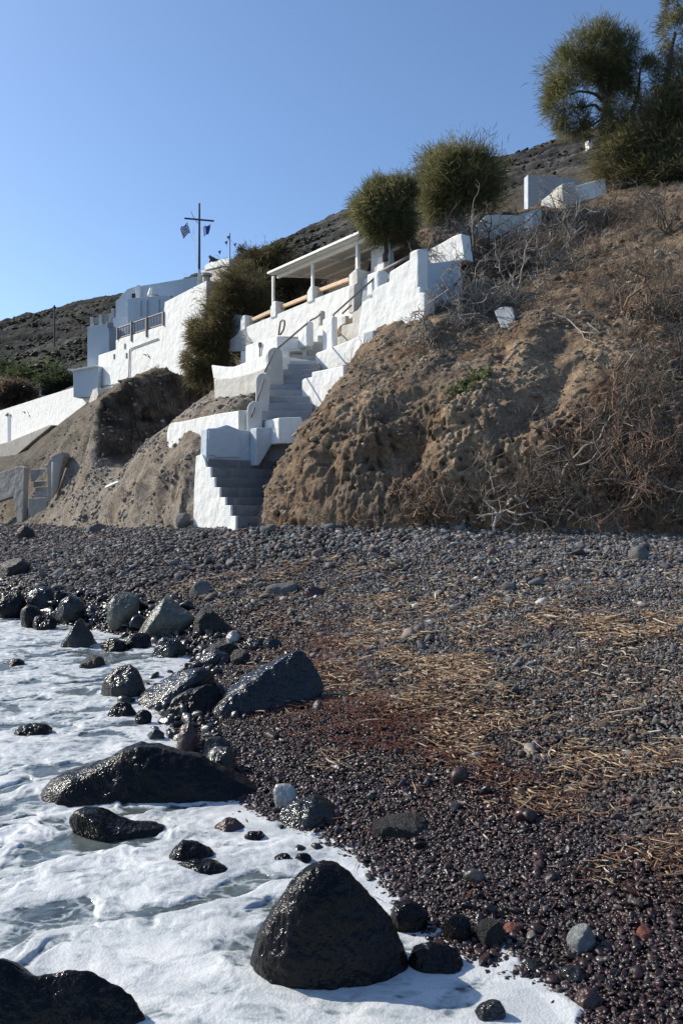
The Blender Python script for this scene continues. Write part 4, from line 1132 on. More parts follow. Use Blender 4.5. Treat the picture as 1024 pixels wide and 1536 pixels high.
rock('small black stone beside the smooth reddish brown stone', 'wet_black_rock', blob(366, 402, 1246, 1272, 9), 9, .9, D=3.9)
rock('round black stone alone in the foam, left one of a pair', 'wet_black_rock', blob(411, 438, 1280, 1298, 10), 10, .9, water=True, sub=4)
rock('round black stone alone in the foam, right one of a pair', 'wet_black_rock', blob(441, 468, 1280, 1297, 11), 11, .9, water=True, sub=4)
rock('pale speckled stone glinting at the right end of the humped boulder', 'pale_wet_rock', blob(409, 443, 1174, 1214, 12), 12, .8, sub=4)
rock('flat dark grey slab stone right of the pale speckled stone', 'wet_grey_rock', [(413, 1236), (420, 1218), (440, 1204), (470, 1198), (498, 1202), (508, 1216), (490, 1232), (450, 1242)], 13, 1.0)
rock('flat grey stone half buried among the wet pebbles', 'damp_rock', [(556, 1250), (560, 1236), (580, 1226), (615, 1222), (640, 1228), (640, 1244), (610, 1256), (575, 1258)], 14, 1.0)
rock('smooth grey round stone behind its twin above the humped boulder', 'wet_grey_rock', blob(301, 346, 1106, 1136, 15), 15, .9)
rock('smooth grey round stone in front of its twin above the humped boulder', 'wet_grey_rock', blob(306, 360, 1119, 1166, 16), 16, .9)
rock('dark brown blocky stone at the tip of the foam inlet', 'maroon_rock', [(262, 1128), (268, 1105), (274, 1088), (285, 1084), (295, 1100), (298, 1122), (290, 1132), (270, 1134)], 17, .9)
rock('bluish black slab boulder tilted towards the sea', 'wet_blue_rock', [(200, 1050), (210, 1040), (232, 1026), (262, 1010), (300, 1004), (318, 1012), (328, 1030), (320, 1050), (290, 1062), (235, 1068)], 18, .9, D=6.55, extra=[(-.5, -.3, .8, .8, .8)])
rock('dark wedge boulder leaning in front of the bluish slab', 'wet_black_rock', [(247, 1066), (260, 1050), (282, 1036), (310, 1026), (328, 1034), (334, 1052), (325, 1068), (285, 1080), (255, 1076)], 19, .7, D=6.2)
rock('sunlit wet rock gleaming white in the foam beside the bluish slab', 'wet_grey_rock', [(149, 1036), (160, 1016), (178, 1000), (192, 997), (204, 1005), (212, 1020), (220, 1034), (205, 1046), (170, 1047)], 20, .8, D=6.9)
rock('small triangular black rock at the foam edge', 'wet_black_rock', [(160, 1070), (172, 1058), (184, 1050), (194, 1056), (206, 1070), (200, 1078), (170, 1078)], 21, .8, D=6.25)
rock('little knobbly black rock right of the small triangular one', 'wet_black_rock', blob(203, 228, 1064, 1086, 22), 22, .8, sub=4)
rock('flat smooth grey slab, the upper of two lying together', 'damp_rock', [(310, 974), (322, 966), (345, 964), (358, 972), (352, 986), (325, 988)], 23, .9)
rock('flat smooth grey slab, the lower of two lying together', 'wet_grey_rock', [(297, 994), (304, 982), (320, 974), (338, 980), (350, 990), (340, 998), (315, 1000)], 24, .9)
rock('dark rounded stone to the right of the two flat grey slabs', 'damp_rock', blob(345, 374, 973, 997, 25), 25, .9)
rock('grey angular slab with a pointed top near the foam', 'wet_grey_rock', [(226, 982), (236, 964), (246, 956), (266, 960), (282, 974), (270, 986), (245, 988)], 26, .9)
rock('pointed wet rock with a bright left face at the foam edge', 'wet_grey_rock', [(80, 970), (98, 948), (112, 930), (120, 928), (132, 945), (148, 965), (145, 974), (120, 977), (95, 976)], 27, .9, D=9.4, extra=[(-.8, -.2, .5, .75, .8)])
rock('large pointed boulder with a pale green sunlit face', 'green_rock', [(193, 944), (205, 925), (218, 908), (236, 903), (248, 892), (256, 895), (270, 910), (290, 928), (280, 944), (245, 950), (215, 950)], 28, .8, D=9.95, extra=[(-.75, -.3, .55, .72, .85)])
rock('square greenish grey boulder left of the large pointed boulder', 'green_rock', [(160, 928), (164, 905), (176, 890), (192, 886), (206, 892), (208, 915), (200, 930), (175, 934)], 29, .8, D=10.6)
rock('brown black lumpy rock right of the large pointed boulder', 'damp_rock', [(290, 944), (294, 925), (304, 912), (318, 916), (334, 930), (345, 942), (325, 952), (300, 952)], 30, .8)
rock('pale round stone shining behind the big slab boulder', 'pale_wet_rock', blob(339, 360, 945, 966, 31), 31, .9, sub=4)
rock('half shining pebble stone left of a smooth bluish one', 'wet_grey_rock', blob(368, 396, 956, 976, 32), 32, .9, sub=4)
rock('smooth bluish stone right of the half shining one', 'wet_blue_rock', blob(395, 423, 958, 976, 33), 33, .9, sub=4)
rock('flat dark rock lapped by foam in the middle of the wash', 'wet_black_rock', [(20, 1100), (28, 1091), (45, 1086), (68, 1088), (82, 1096), (75, 1104), (40, 1106)], 34, 1.0, water=True)
rock('tiny dark rock barely above the foam near the left edge', 'wet_black_rock', blob(7, 38, 988, 1000, 35), 35, 1.0, water=True, sub=4)
rock('low ragged rock in foam below the pointed bright faced rock', 'damp_rock', [(112, 1000), (120, 988), (140, 984), (158, 988), (163, 998), (140, 1004)], 36, .9, water=True)
rock('bluish black boulder at the top of the left rock cluster', 'wet_blue_rock', [(38, 912), (44, 890), (58, 879), (78, 882), (90, 896), (88, 915), (60, 918)], 37, .9, D=12.3)
rock('dark boulder at the left edge of the left rock cluster', 'wet_black_rock', blob(-6, 40, 886, 928, 38), 38, .9, D=12.0)
rock('rounded black boulder right of the bluish one in the left cluster', 'wet_black_rock', blob(74, 110, 886, 918, 39), 39, .9, D=12.2)
rock('boulder with a shining left edge at the right end of the left cluster', 'wet_grey_rock', [(80, 920), (92, 902), (106, 893), (120, 898), (130, 912), (122, 924), (95, 928)], 40, .8, D=11.4)
rock('low wet stone at the foam edge below the left cluster', 'wet_black_rock', blob(28, 62, 908, 940, 41), 41, .9, D=11.0)
rock('small black stone between the left cluster and the pointed rock', 'wet_black_rock', blob(48, 86, 922, 948, 42), 42, .9, D=10.8)
rock('black wave washed stone right of the pointed bright faced rock', 'wet_black_rock', blob(150, 190, 958, 980, 43), 43, 1.0)
rock('dark flat stone behind the angular grey slab', 'wet_black_rock', blob(186, 232, 950, 976, 44), 44, 1.0)
rock('dark dry boulder alone on the upper pebbles at the left edge', 'damp_rock', [(-8, 862), (2, 846), (14, 838), (32, 837), (46, 848), (38, 860), (15, 866)], 45, .9)
rock('triangular grey brown rock on the upper pebbles', 'dry_rock', [(280, 892), (290, 878), (300, 869), (310, 872), (320, 884), (308, 895)], 46, .9, sub=4)
rock('long low dark stone lying on the pebbles in front of the steps', 'dry_rock', [(392, 892), (400, 880), (425, 874), (446, 875), (446, 886), (420, 894)], 47, .9, sub=4)
rock('rounded purple brown stone right of the long low stone', 'maroon_rock', blob(455, 486, 880, 896, 48), 48, .9, sub=4)
rock('big black stone in the shadow of the cone shaped boulder', 'wet_black_rock', blob(582, 640, 1352, 1424, 49), 49, .8, D=3.05)
rock('long black stone at the foam edge right of the cone shaped boulder', 'wet_black_rock', [(612, 1448), (622, 1424), (645, 1414), (680, 1424), (704, 1440), (706, 1462), (680, 1472), (640, 1466)], 50, .7, D=2.78)
rock('dark stone tucked behind the long black stone', 'wet_black_rock', blob(662, 708, 1372, 1420, 51), 51, .8, D=2.98)
rock('grey rounded cobble left of the red stone', 'damp_rock', blob(712, 756, 1380, 1418, 52), 52, .9, sub=4)
rock('red stone among black pebbles at the water edge', 'red_rock', blob(753, 781, 1384, 1401, 53), 53, .9, sub=4, name='cobble')
rock('upright egg shaped grey stone in the foam edge', 'wet_grey_rock', blob(782, 814, 1433, 1472, 54), 54, .8, D=2.79, sub=4)
rock('grey green speckled cobble among black pebbles', 'speckled_rock', blob(850, 892, 1384, 1432, 55), 55, .9, sub=4)
rock('wedge shaped wet stone alone in the foam near the bottom edge', 'wet_grey_rock', [(706, 1522), (720, 1508), (735, 1500), (750, 1503), (758, 1516), (752, 1534), (725, 1538)], 56, .8, water=True, sub=4)
rock('pale reddish cobble near the right edge among black pebbles', 'red_rock', blob(955, 977, 1389, 1412, 57), 57, .9, sub=4, name='cobble')
rock('dark purple cobble at the right end of the foam', 'maroon_rock', blob(862, 898, 1482, 1514, 58), 58, .9, sub=4, name='cobble')
rock('flat wet stone at the end of the foam above the purple cobble', 'wet_grey_rock', blob(838, 884, 1450, 1474, 59), 59, .9, sub=4)
rock('large dark grey block at the foot of the brown slope', 'dry_rock', [(828, 800), (834, 786), (848, 780), (862, 784), (866, 800), (848, 806)], 60, .9, D=12.5, sub=4)
rock('knobbly block at the slope foot right of the dark grey block', 'dry_rock', [(905, 803), (908, 784), (920, 774), (934, 780), (938, 800), (920, 806)], 61, .9, D=12.2, sub=4)
rock('dark block lying below the ruined concrete steps', 'damp_rock', [(22, 806), (28, 794), (38, 787), (50, 796), (54, 806), (38, 810)], 62, .9, sub=4)
rock('flat dark rock at the foot of the gravel mound', 'dry_rock', [(126, 797), (134, 788), (150, 785), (160, 792), (156, 798)], 63, .9, sub=4)
rock('round stone resting against the white side wall of the lower steps', 'dry_rock', blob(264, 286, 769, 787, 64), 64, .9, D=16.9, sub=4)
rock('pale grey cobble high on the pebble bank at the right', 'dry_rock', blob(940, 972, 818, 840, 65), 65, .9, sub=4, name='cobble')
rock('smooth grey green cobble in the middle of the pebble bank', 'dry_rock', blob(752, 777, 872, 888, 66), 66, .9, sub=4, name='cobble')
rock('slanting brown slab in front of the lower steps', 'dry_rock', [(383, 800), (392, 790), (415, 786), (418, 794), (402, 800)], 67, .7, D=14.6, sub=4)
rock('pale angular stone on the slope near the right edge', 'dry_rock', [(995, 552), (1004, 541), (1018, 538), (1016, 550), (1005, 558)], 68, .8, D=13.6, sub=4)

# ================================================================== PEBBLES
def scatter(n, d0, d1, pxa, pxb, power):
    u = RNG.random(n)
    D = (d0 ** power + u * (d1 ** power - d0 ** power)) ** (1 / power)
    px = pxa + RNG.random(n) * (pxb - pxa)
    return np.c_[(px - CX) / F * D, D], px, D

def pebble_mesh(name, xy, size, mats_wet, cols, sub, flat, lift, seed, rim=1.0):
    v, f = ICO[sub] if sub else (ICO0)
    n = len(xy); rg = np.random.default_rng(seed)
    k = len(v)
    protos = []
    for j in range(24):
        w = v.copy()
        for c in range(7):
            nn = rg.normal(size=3); nn /= np.linalg.norm(nn); d = w @ nn; lim = .34 + .38 * rg.random()
            w -= np.maximum(d - lim, 0)[:, None] * nn
        w *= (1 + .12 * fbm(w * 1.3 + rg.random(3) * 40, 2))[:, None]
        protos.append(w)
    protos = np.array(protos)
    pid = rg.integers(0, 24, n)
    a, b, c = rg.random(n) * 2 * math.pi, rg.normal(size=n) * .35, rg.normal(size=n) * .35
    sc = np.c_[size * (.75 + .6 * rg.random(n)), size * (.65 + .4 * rg.random(n)), size * flat * (.7 + .6 * rg.random(n))]
    w = protos[pid] * sc[:, None, :]
    ca, sa = np.cos(a), np.sin(a); cb, sb = np.cos(b), np.sin(b); cc, sc_ = np.cos(c), np.sin(c)
    y = w[..., 1] * cb[:, None] - w[..., 2] * sb[:, None]; z = w[..., 1] * sb[:, None] + w[..., 2] * cb[:, None]; x = w[..., 0]
    x, z = x * cc[:, None] + z * sc_[:, None], -x * sc_[:, None] + z * cc[:, None]
    x, y = x * ca[:, None] - y * sa[:, None], x * sa[:, None] + y * ca[:, None]
    h = beach_h(xy) + size * lift
    w = np.stack([x + xy[:, :1], y + xy[:, 1:2], z + h[:, None]], 2).reshape(-1, 3)
    ff = (f[None] + (np.arange(n) * k)[:, None, None]).reshape(-1, 3)
    o = np_mesh(name, w, ff, 'pebble', col=np.repeat(cols, k, 0), attrs={'wet': np.repeat(mats_wet, k)})
    return o
_phi = (1 + 5 ** .5) / 2
ICO0 = ICO[1]

def pebble_look(xy, px, D, rg):
    sd = shore_sd(xy); p3 = np.c_[xy, np.zeros(len(xy))]
    py = CY + (CZ - beach_h(xy)) / D * F
    wl = 1.85 + .8 * fbm(p3 * .5 + 9, 3)             # how far up the beach is wet
    # the wet zone: wide near the camera, a narrow strip farther along
    wet = 1 - sstep(wl * .35, wl * .95, sd)
    n = len(xy); r = rg.random(n)
    grey = np.array([.125, .122, .120]); dk = np.array([.045, .043, .045]); br = np.array([.125, .098, .082]); mar = np.array([.085, .056, .052]); pale = np.array([.33, .31, .29]); blu = np.array([.095, .102, .104])
    col = np.where((r < .34)[:, None], grey, np.where((r < .55)[:, None], dk, np.where((r < .72)[:, None], blu, np.where((r < .86)[:, None], br, np.where((r < .965)[:, None], mar, pale)))))
    purple = sstep(0, .3, fbm(p3 * .35 + 40, 2)) * sstep(560, 380, px)
    col = col + (np.array([.085, .062, .062]) - col) * (purple * .55)[:, None]
    col = col * (.65 + .75 * rg.random(n))[:, None]
    wcol = np.where((r < .50)[:, None], np.array([.022, .0135, .014]), np.where((r < .93)[:, None], np.array([.042, .020, .019]), np.array([.085, .075, .07]))) * (.6 + .8 * rg.random(n))[:, None]
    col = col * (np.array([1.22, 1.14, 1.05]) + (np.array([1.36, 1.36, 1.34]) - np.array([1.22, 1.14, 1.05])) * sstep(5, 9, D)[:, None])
    rust = sstep(.1, .35, fbm(p3 * .9 + 77, 3)) * (1 - np.abs(wet - .4)) * .45
    col = col + (wcol - col) * wet[:, None]
    col = col + (np.array([.075, .030, .018]) - col) * (rust * wet)[:, None]
    return col, wet * (.55 + .45 * rg.random(n)), sd

rg = np.random.default_rng(21)
specs = [  # name, count, D range, size (half length), sub
    (25000, 2.2, 4.6, .0112, 2, 1.6), (24000, 4.6, 6.5, .0132, 1, 1.7), (38000, 6.5, 9.0, .0148, 1, 1.8), (40000, 9.0, 12.4, .0205, 1, 1.8), (19000, 12.2, 20, .037, 1, 1.4), (12000, 20, 36, .05, 1, 1.5)]
first = None; xs_l = []; 
for i, (n, d0, d1, size, sub, pw) in enumerate(specs):
    xy, px, D = scatter(n * 2, d0, d1, -60, 1085, pw)
    sd = shore_sd(xy)
    lim = np.interp(px, bdx, bdd) + .1
    ok = (sd > -.12) & (D < lim)
    xy, px, D = xy[ok][:n], px[ok][:n], D[ok][:n]
    col, wet, sd = pebble_look(xy, px, D, rg)
    bank = sstep(840, 800, CY + (CZ - beach_h(xy)) / D * F)       # coarser cobbles on the upper bank
    s = size * np.exp(rg.normal(size=len(xy)) * .30) * (1 + .5 * bank * (px > 330))
    s = np.where(rg.random(len(xy)) < .03, s * 1.7, s)
    o = pebble_mesh('pebbles', xy, s, wet, col, sub, .44, .20, 100 + i)
    tag(o, kind='stuff')
# the beach goes on to the right of the frame and under the viewer's feet
xa, pxa_, Da = scatter(26000, 2.2, 12.4, 1085, 1720, 1.6)
xb = np.c_[1.0 + 4.2 * RNG.random(9000), -1.6 + 3.9 * RNG.random(9000)]
xy = np.concatenate([xa, xb]); D = np.maximum(xy[:, 1], .3); px = xy[:, 0] / D * F + CX
ok = (shore_sd(xy) > -.1) & ((px > 1085) | (xy[:, 1] < 2.2)) & (xy[:, 1] < np.interp(px, bdx, bdd) + .1)
xy, D, px = xy[ok], D[ok], px[ok]
col, wet, sd = pebble_look(xy, np.minimum(px, 1085), D, rg)
tag(pebble_mesh('pebbles', xy, (.013 + .0011 * D) * np.exp(rg.normal(size=len(xy)) * .3), wet, col, 1, .44, .20, 139), kind='stuff')
# larger cobbles scattered through them, still uncountable
xy, px, D = scatter(1700, 2.4, 15, -40, 1070, 1.5)
sd = shore_sd(xy); ok = (sd > .02) & (D < np.interp(px, bdx, bdd) - .05)
xy, px, D = xy[ok], px[ok], D[ok]
col, wet, sd = pebble_look(xy, px, D, rg)
s = (.014 + .0036 * D) * np.exp(rg.normal(size=len(xy)) * .3)
tag(pebble_mesh('pebbles', xy, s, wet, col, 2, .6, .25, 140), kind='stuff')

# broken wet stones crowding the waterline
t_ = RNG.random(5200); k_ = RNG.integers(6, len(SHORE) - 4, 5200)
xy = SHORE[k_] + (SHORE[k_ + 1] - SHORE[k_]) * t_[:, None] + RNG.normal(size=(5200, 2)) * np.array([.22, .45]) + np.array([.22, .25])
sd = shore_sd(xy); D = xy[:, 1]; px = xy[:, 0] / D * F + CX
ok = (sd > -.22) & (sd < 1.1) & (RNG.random(5200) < np.where(px < 330, .34, .025)); xy, D, px = xy[ok], D[ok], px[ok]
col, wet, sd = pebble_look(xy, px, D, rg)
s = (.014 + .0035 * D) * np.exp(RNG.normal(size=len(xy)) * .42)
col = np.where((RNG.random(len(xy)) < .8)[:, None], np.array([.012, .011, .013]), np.array([.05, .045, .042])) * (.6 + .8 * RNG.random((len(xy), 1)))
tag(pebble_mesh('wet_stones', xy, s, np.full(len(xy), .95), col, 2, .75, .30, 150), kind='stuff')

# ================================================================== DRY REEDS WASHED UP ON THE PEBBLES
def in_blobs(px, py, blobs):
    d = np.zeros(len(px))
    for (cx, cy, rx, ry, rot, wgt) in blobs:
        c, s = math.cos(math.radians(rot)), math.sin(math.radians(rot))
        u = ((px - cx) * c + (py - cy) * s) / rx; w = (-(px - cx) * s + (py - cy) * c) / ry
        d = np.maximum(d, wgt * np.exp(-(u * u + w * w) * 1.1))
    return d
RB = [(640, 985, 170, 40, 8, 1.0), (560, 950, 80, 22, 0, .7), (690, 1020, 120, 22, 8, 1.0), (640, 1060, 170, 34, 12, .9), (700, 1110, 120, 40, 30, .8), (790, 1190, 70, 90, 20, .8), (860, 1235, 120, 50, 20, 1.0),
      (880, 1130, 180, 40, 0, .75), (960, 1075, 120, 22, 5, .7), (985, 1170, 90, 60, 0, .9), (985, 1280, 90, 40, 8, .9), (700, 915, 180, 20, 5, .75), (900, 940, 120, 20, -4, 1.0), (990, 955, 90, 26, -4, 1.0),
      (360, 875, 90, 22, 0, .75), (430, 850, 160, 18, 0, .35), (860, 1300, 90, 26, 10, .55), (500, 1010, 60, 30, 10, .5), (760, 1110, 330, 180, 0, .20), (640, 900, 380, 50, 0, .20), (900, 1010, 200, 60, 0, .22), (620, 1160, 120, 60, 0, .16)]
n = 130000
xy, px, D = scatter(n, 2.7, 12.5, 230, 1085, 1.3)
hb = beach_h(xy); py = CY + (CZ - hb) / D * F
p3 = np.c_[xy, np.zeros(n)]
dens = in_blobs(px, py, RB) * sstep(-.25, .35, fbm(p3 * 1.8, 3) + .12)
ok = (RNG.random(n) < dens * .55) & (shore_sd(xy) > .5)
xy, px, D, py, hb = xy[ok], px[ok], D[ok], py[ok], hb[ok]
n = len(xy)
L = (.022 + .06 * RNG.random(n) ** 2.2) * (.7 + .08 * D) + (RNG.random(n) < .03) * .16
wd = (.0024 + .0052 * RNG.random(n) ** 2 + .00035 * D) * 1.05 * np.clip(D / 5.5, .5, 1)
ang = np.radians(RNG.normal(size=n) * 52 + np.where(px > 820, 4, -6)) + math.pi * (RNG.random(n) < .5)
tilt = RNG.normal(size=n) * .2
curve = RNG.normal(size=n) * .45
ns = 4; t = np.linspace(-.5, .5, ns)
dirx, diry = np.cos(ang), np.sin(ang)
ctr = np.stack([xy[:, 0], xy[:, 1], hb + .016 + .0012 * D + .012 * RNG.random(n)], 1)
V = []
for j in range(ns):
    c = ctr.copy()
    bend = curve * L * (t[j] ** 2 - .08)
    c[:, 0] += dirx * L * t[j] - diry * bend; c[:, 1] += diry * L * t[j] + dirx * bend; c[:, 2] += np.sin(tilt) * L * t[j]
    wj = wd * (1 if 0 < j < ns - 1 else .55)
    for s_, up in ((-1, 0), (0, 1), (1, 0)):
        q = c.copy(); q[:, 0] += -diry * wj * s_; q[:, 1] += dirx * wj * s_; q[:, 2] += wj * .9 * up
        V.append(q)
V = np.stack(V, 1).reshape(-1, 3)
fs = []
for j in range(ns - 1):
    for k in range(2):
        a = j * 3 + k; fs.append((a, a + 1, a + 4, a + 3))
    fs.append((j * 3 + 2, j * 3, j * 3 + 3, j * 3 + 5))
fs = np.array(fs)
Fq = (fs[None] + (np.arange(n) * ns * 3)[:, None, None]).reshape(-1, 4)
r = RNG.random(n)
c = np.where((r < .45)[:, None], np.array([.38, .255, .15]), np.where((r < .66)[:, None], np.array([.54, .41, .265]), np.where((r < .90)[:, None], np.array([.22, .125, .07]), np.array([.70, .60, .45])))) * (.7 + .55 * RNG.random(n))[:, None]
redz = np.clip(in_blobs(px, py, [(560, 1090, 110, 45, 0, 1.0), (480, 960, 60, 60, 0, .8), (700, 1170, 90, 40, 0, .7), (820, 1240, 90, 40, 0, .5)]), 0, 1)
c = c + (np.array([.13, .045, .022]) - c) * (redz * (RNG.random(n) < .75))[:, None]
tag(np_mesh('dry_reeds', V, Fq, 'straw', smooth=False, col=np.repeat(c, ns * 3, 0)), kind='stuff')

# wet red weed strands lying flat
n = 90000
xy, px, D = scatter(n, 3.0, 11, 250, 1070, 1.3)
hb = beach_h(xy); py = CY + (CZ - hb) / D * F
dens = in_blobs(px, py, [(570, 1080, 120, 42, 5, .95), (500, 1000, 60, 50, 0, .7), (520, 1040, 80, 16, 5, .5), (490, 970, 40, 50, 0, .5), (640, 1110, 90, 22, 15, .7), (560, 1115, 100, 14, 0, .6), (740, 1160, 80, 30, 30, .4), (420, 930, 60, 20, 0, .25)]) + .30 * in_blobs(px, py, RB) * sstep(-.2, .3, fbm(np.c_[xy, 0 * D] * 1.8, 3) + .1)
ok = RNG.random(n) < dens * .8
xy, D, hb = xy[ok], D[ok], hb[ok]; n = len(xy)
L = .02 + .05 * RNG.random(n); wd = .002 + .003 * RNG.random(n); ang = RNG.random(n) * 6.28
dx, dy = np.cos(ang) * L, np.sin(ang) * L
z = hb + .012 + .014 * RNG.random(n)
V = np.stack([np.c_[xy[:, 0] - dx - dy * .1, xy[:, 1] - dy + dx * .1, z], np.c_[xy[:, 0] + dx, xy[:, 1] + dy, z + RNG.normal(size=n) * .006], np.c_[xy[:, 0] - dy / L * wd, xy[:, 1] + dx / L * wd, z + .006], np.c_[xy[:, 0] + dy / L * wd, xy[:, 1] - dx / L * wd, z + .004]], 1).reshape(-1, 3)
fq = np.array([(0, 3, 2), (3, 1, 2), (0, 2, 3), (3, 2, 1)])[:2]
Fq = (fq[None] + (np.arange(n) * 4)[:, None, None]).reshape(-1, 3)
tn = sstep(.3, 1.0, in_blobs((xy[:, 0] / D) * F + CX, CY + (CZ - hb) / D * F, RB) * .9 + .25 * RNG.normal(size=n))[:, None] * (RNG.random((n, 1)) < .7)
c = (np.array([.135, .046, .026]) * (1 - tn) + np.array([.25, .14, .075]) * tn) * (.5 + 1.0 * RNG.random(n))[:, None]
tag(np_mesh('red_weed', V, Fq, 'straw', smooth=False, col=np.repeat(c, 4, 0)), kind='stuff')
# ================================================================== PLANTS
def ribbons(P0, dirs, L, W, col, droop=0., three=True):
    """thin leaf sprays: base, two mid points, tip"""
    n = len(P0)
    dirs = dirs / (np.linalg.norm(dirs, axis=1)[:, None] + 1e-9)
    r = RNG.normal(size=(n, 3)); side = np.cross(dirs, r); side /= np.linalg.norm(side, axis=1)[:, None] + 1e-9
    mid = P0 + dirs * (L * .5)[:, None]; tip = P0 + dirs * L[:, None]
    tip[:, 2] -= droop * L
    mid2 = mid + RNG.normal(size=(n, 3)) * (L * .06)[:, None]
    V = np.stack([P0, mid2 + side * W[:, None], tip, mid2 - side * W[:, None]], 1).reshape(-1, 3)
    Fq = np.arange(n * 4).reshape(-1, 4)
    return V, Fq, np.repeat(col, 4, 0)

def crown_points(blobs, n, shell=.55, clump=26, cs=.22):
    """leaf places gathered in clumps inside ellipsoids; returns points, outward directions, clump tone"""
    vol = np.array([b[3] * b[4] for b in blobs]); vol = vol / vol.sum()
    pts, out, tone = [], [], []
    for b, f in zip(blobs, vol):
        px, py, D, rx, ry = b[:5]
        c = np.array(P(px, py, D)); ax = rx / F * D; az = ry / F * D; ay = b[5] if len(b) > 5 else ax * .8
        m = max(6, int(clump * (ax * az) / .5))
        u = RNG.normal(size=(m, 3)); u /= np.linalg.norm(u, axis=1)[:, None]
        rr = (shell + (1 - shell) * RNG.random(m)) ** 1.0
        cc = u * rr[:, None]
        k = max(1, int(n * f / m))
        for j in range(m):
            w = cc[j] + RNG.normal(size=(k, 3)) * cs * (.6 + .8 * RNG.random())
            pts.append(c + w * np.array([ax, ay, az])); out.append(np.tile(cc[j], (k, 1)) + w * .3)
            tone.append(np.full(k, RNG.random()))
    return np.concatenate(pts), np.concatenate(out), np.concatenate(tone)

def make_tree(name, label, cat, base, limbs, blobs, n, L, W, c0, c1, up=.5, wind=(0, 0, 0), droop=.15, group=None, trunk_r=.1, trunk_col=(.09, .07, .055), shell=.5, cs=.22, jit=.6, clump=26):
    root = empty(name, base, label, cat, group)
    m = MB()
    for pts, r in limbs:
        q = [Vector(P(*a)) for a in pts]
        # smooth wandering limb
        path = []
        for i in range(len(q) - 1):
            for k in range(4):
                t = k / 4; path.append(q[i].lerp(q[i + 1], t) + Vector(RNG.normal(size=3) * .025 * (k > 0)))
        path.append(q[-1]); nn = len(path)
        m.tube(path, [r * (1 - .75 * i / (nn - 1)) for i in range(nn)], 6)
    tr = m.build('trunk', 'bark', root, smooth=True, vcol=True)
    ca = tr.data.attributes['col']; arr = np.ones((len(tr.data.vertices), 4), np.float32); arr[:, :3] = trunk_col; ca.data.foreach_set('color', arr.ravel())
    p, o, tone = crown_points(blobs, n, shell, clump, cs)
    d = o / (np.linalg.norm(o, axis=1)[:, None] + 1e-6) + RNG.normal(size=p.shape) * jit + np.array([0, 0, up]) + np.array(wind)
    N = len(p)
    col = np.array(c0) + (np.array(c1) - np.array(c0)) * np.clip(tone * .75 + .35 * RNG.random(N) - .05, 0, 1)[:, None]
    V, Fq, C_ = ribbons(p, d, L * (.6 + .8 * RNG.random(N)), W * (.7 + .6 * RNG.random(N)), col, droop)
    np_mesh('crown', V, Fq, 'foliage', root, smooth=False, col=C_)
    return root

OL0, OL1 = (.075, .078, .036), (.24, .23, .105)
make_tree('tamarisk_tree', 'tall feathery tree with see through crown on the ridge, leaning seaward', 'tree', P(935, 285, 24.2),
          [([(945, 290, 24.2), (935, 250, 24.3), (925, 200, 24.4), (912, 165, 24.4), (900, 130, 24.4), (890, 90, 24.4), (885, 60, 24.4)], .16), ([(925, 200, 24.4), (955, 150, 24.6), (960, 100, 24.8)], .10),
           ([(918, 178, 24.4), (893, 158, 24.3), (865, 160, 24.2), (850, 175, 24.2)], .06), ([(908, 150, 24.4), (880, 138, 24.3), (850, 140, 24.2)], .06), ([(903, 140, 24.4), (925, 110, 24.4), (928, 75, 24.4)], .06), ([(915, 170, 24.4), (885, 190, 24.3), (865, 195, 24.3)], .05)],
          [(885, 78, 24.4, 44, 32, .7), (902, 48, 24.4, 14, 22, .4), (928, 80, 24.4, 28, 30, .6), (850, 108, 24.3, 30, 34, .6), (843, 145, 24.2, 20, 38, .5), (862, 178, 24.2, 26, 22, .5), (955, 112, 24.8, 30, 26, .6), (905, 105, 24.5, 34, 26, .6), (925, 150, 24.6, 26, 26, .4), (893, 190, 24.3, 20, 14, .4), (940, 65, 24.5, 10, 16, .3)],
          26000, .30, .008, OL0, OL1, up=.35, wind=(-.45, 0, .1), cs=.26, trunk_r=.16, shell=.45)
make_tree('tamarisk_tree', 'dense dark tree filling the top right corner of the ridge', 'tree', P(1000, 285, 23.6),
          [([(1005, 290, 23.6), (1000, 240, 23.7), (990, 180, 23.8), (1000, 120, 23.9), (1012, 50, 24)], .2), ([(1000, 240, 23.7), (960, 210, 23.6), (930, 190, 23.5)], .1), ([(995, 200, 23.7), (1030, 150, 23.9), (1050, 90, 24)], .12)],
          [(1000, 170, 23.9, 50, 55, 1.0), (960, 190, 23.7, 50, 38, .9), (1020, 120, 24.2, 34, 42, .8), (940, 228, 23.4, 48, 34, .8), (1000, 240, 23.2, 60, 40, .9), (920, 250, 23.6, 30, 24, .6), (1014, 50, 24.3, 22, 34, .5), (1008, 12, 24.4, 16, 20, .4), (1050, 200, 23.6, 50, 80, 1.0), (1060, 80, 24.2, 34, 60, .8), (965, 262, 23.0, 46, 20, .6), (1015, 265, 22.6, 50, 24, .6)],
          42000, .30, .009, (.068, .066, .034), (.22, .20, .095), up=.2, wind=(-.35, 0, 0), cs=.24, shell=.4)
make_tree('rounded_bush', 'larger feathery rounded bush standing above the dead tree on the slope', 'bush', P(686, 335, 23.4),
          [([(690, 340, 23.4), (688, 310, 23.4), (685, 280, 23.4)], .10), ([(689, 320, 23.4), (660, 290, 23.4)], .06), ([(689, 320, 23.4), (715, 285, 23.4)], .06)],
          [(684, 284, 23.4, 54, 48, 1.0), (660, 268, 23.3, 32, 32, .7), (710, 270, 23.5, 30, 32, .7), (688, 252, 23.4, 38, 18, .7), (705, 305, 23.5, 40, 30, .8), (655, 300, 23.3, 26, 26, .6)],
          44000, .33, .008, (.085, .085, .040), (.27, .25, .115), up=.45, wind=(-.15, 0, 0), cs=.26, jit=.7, droop=.1, shell=.25)
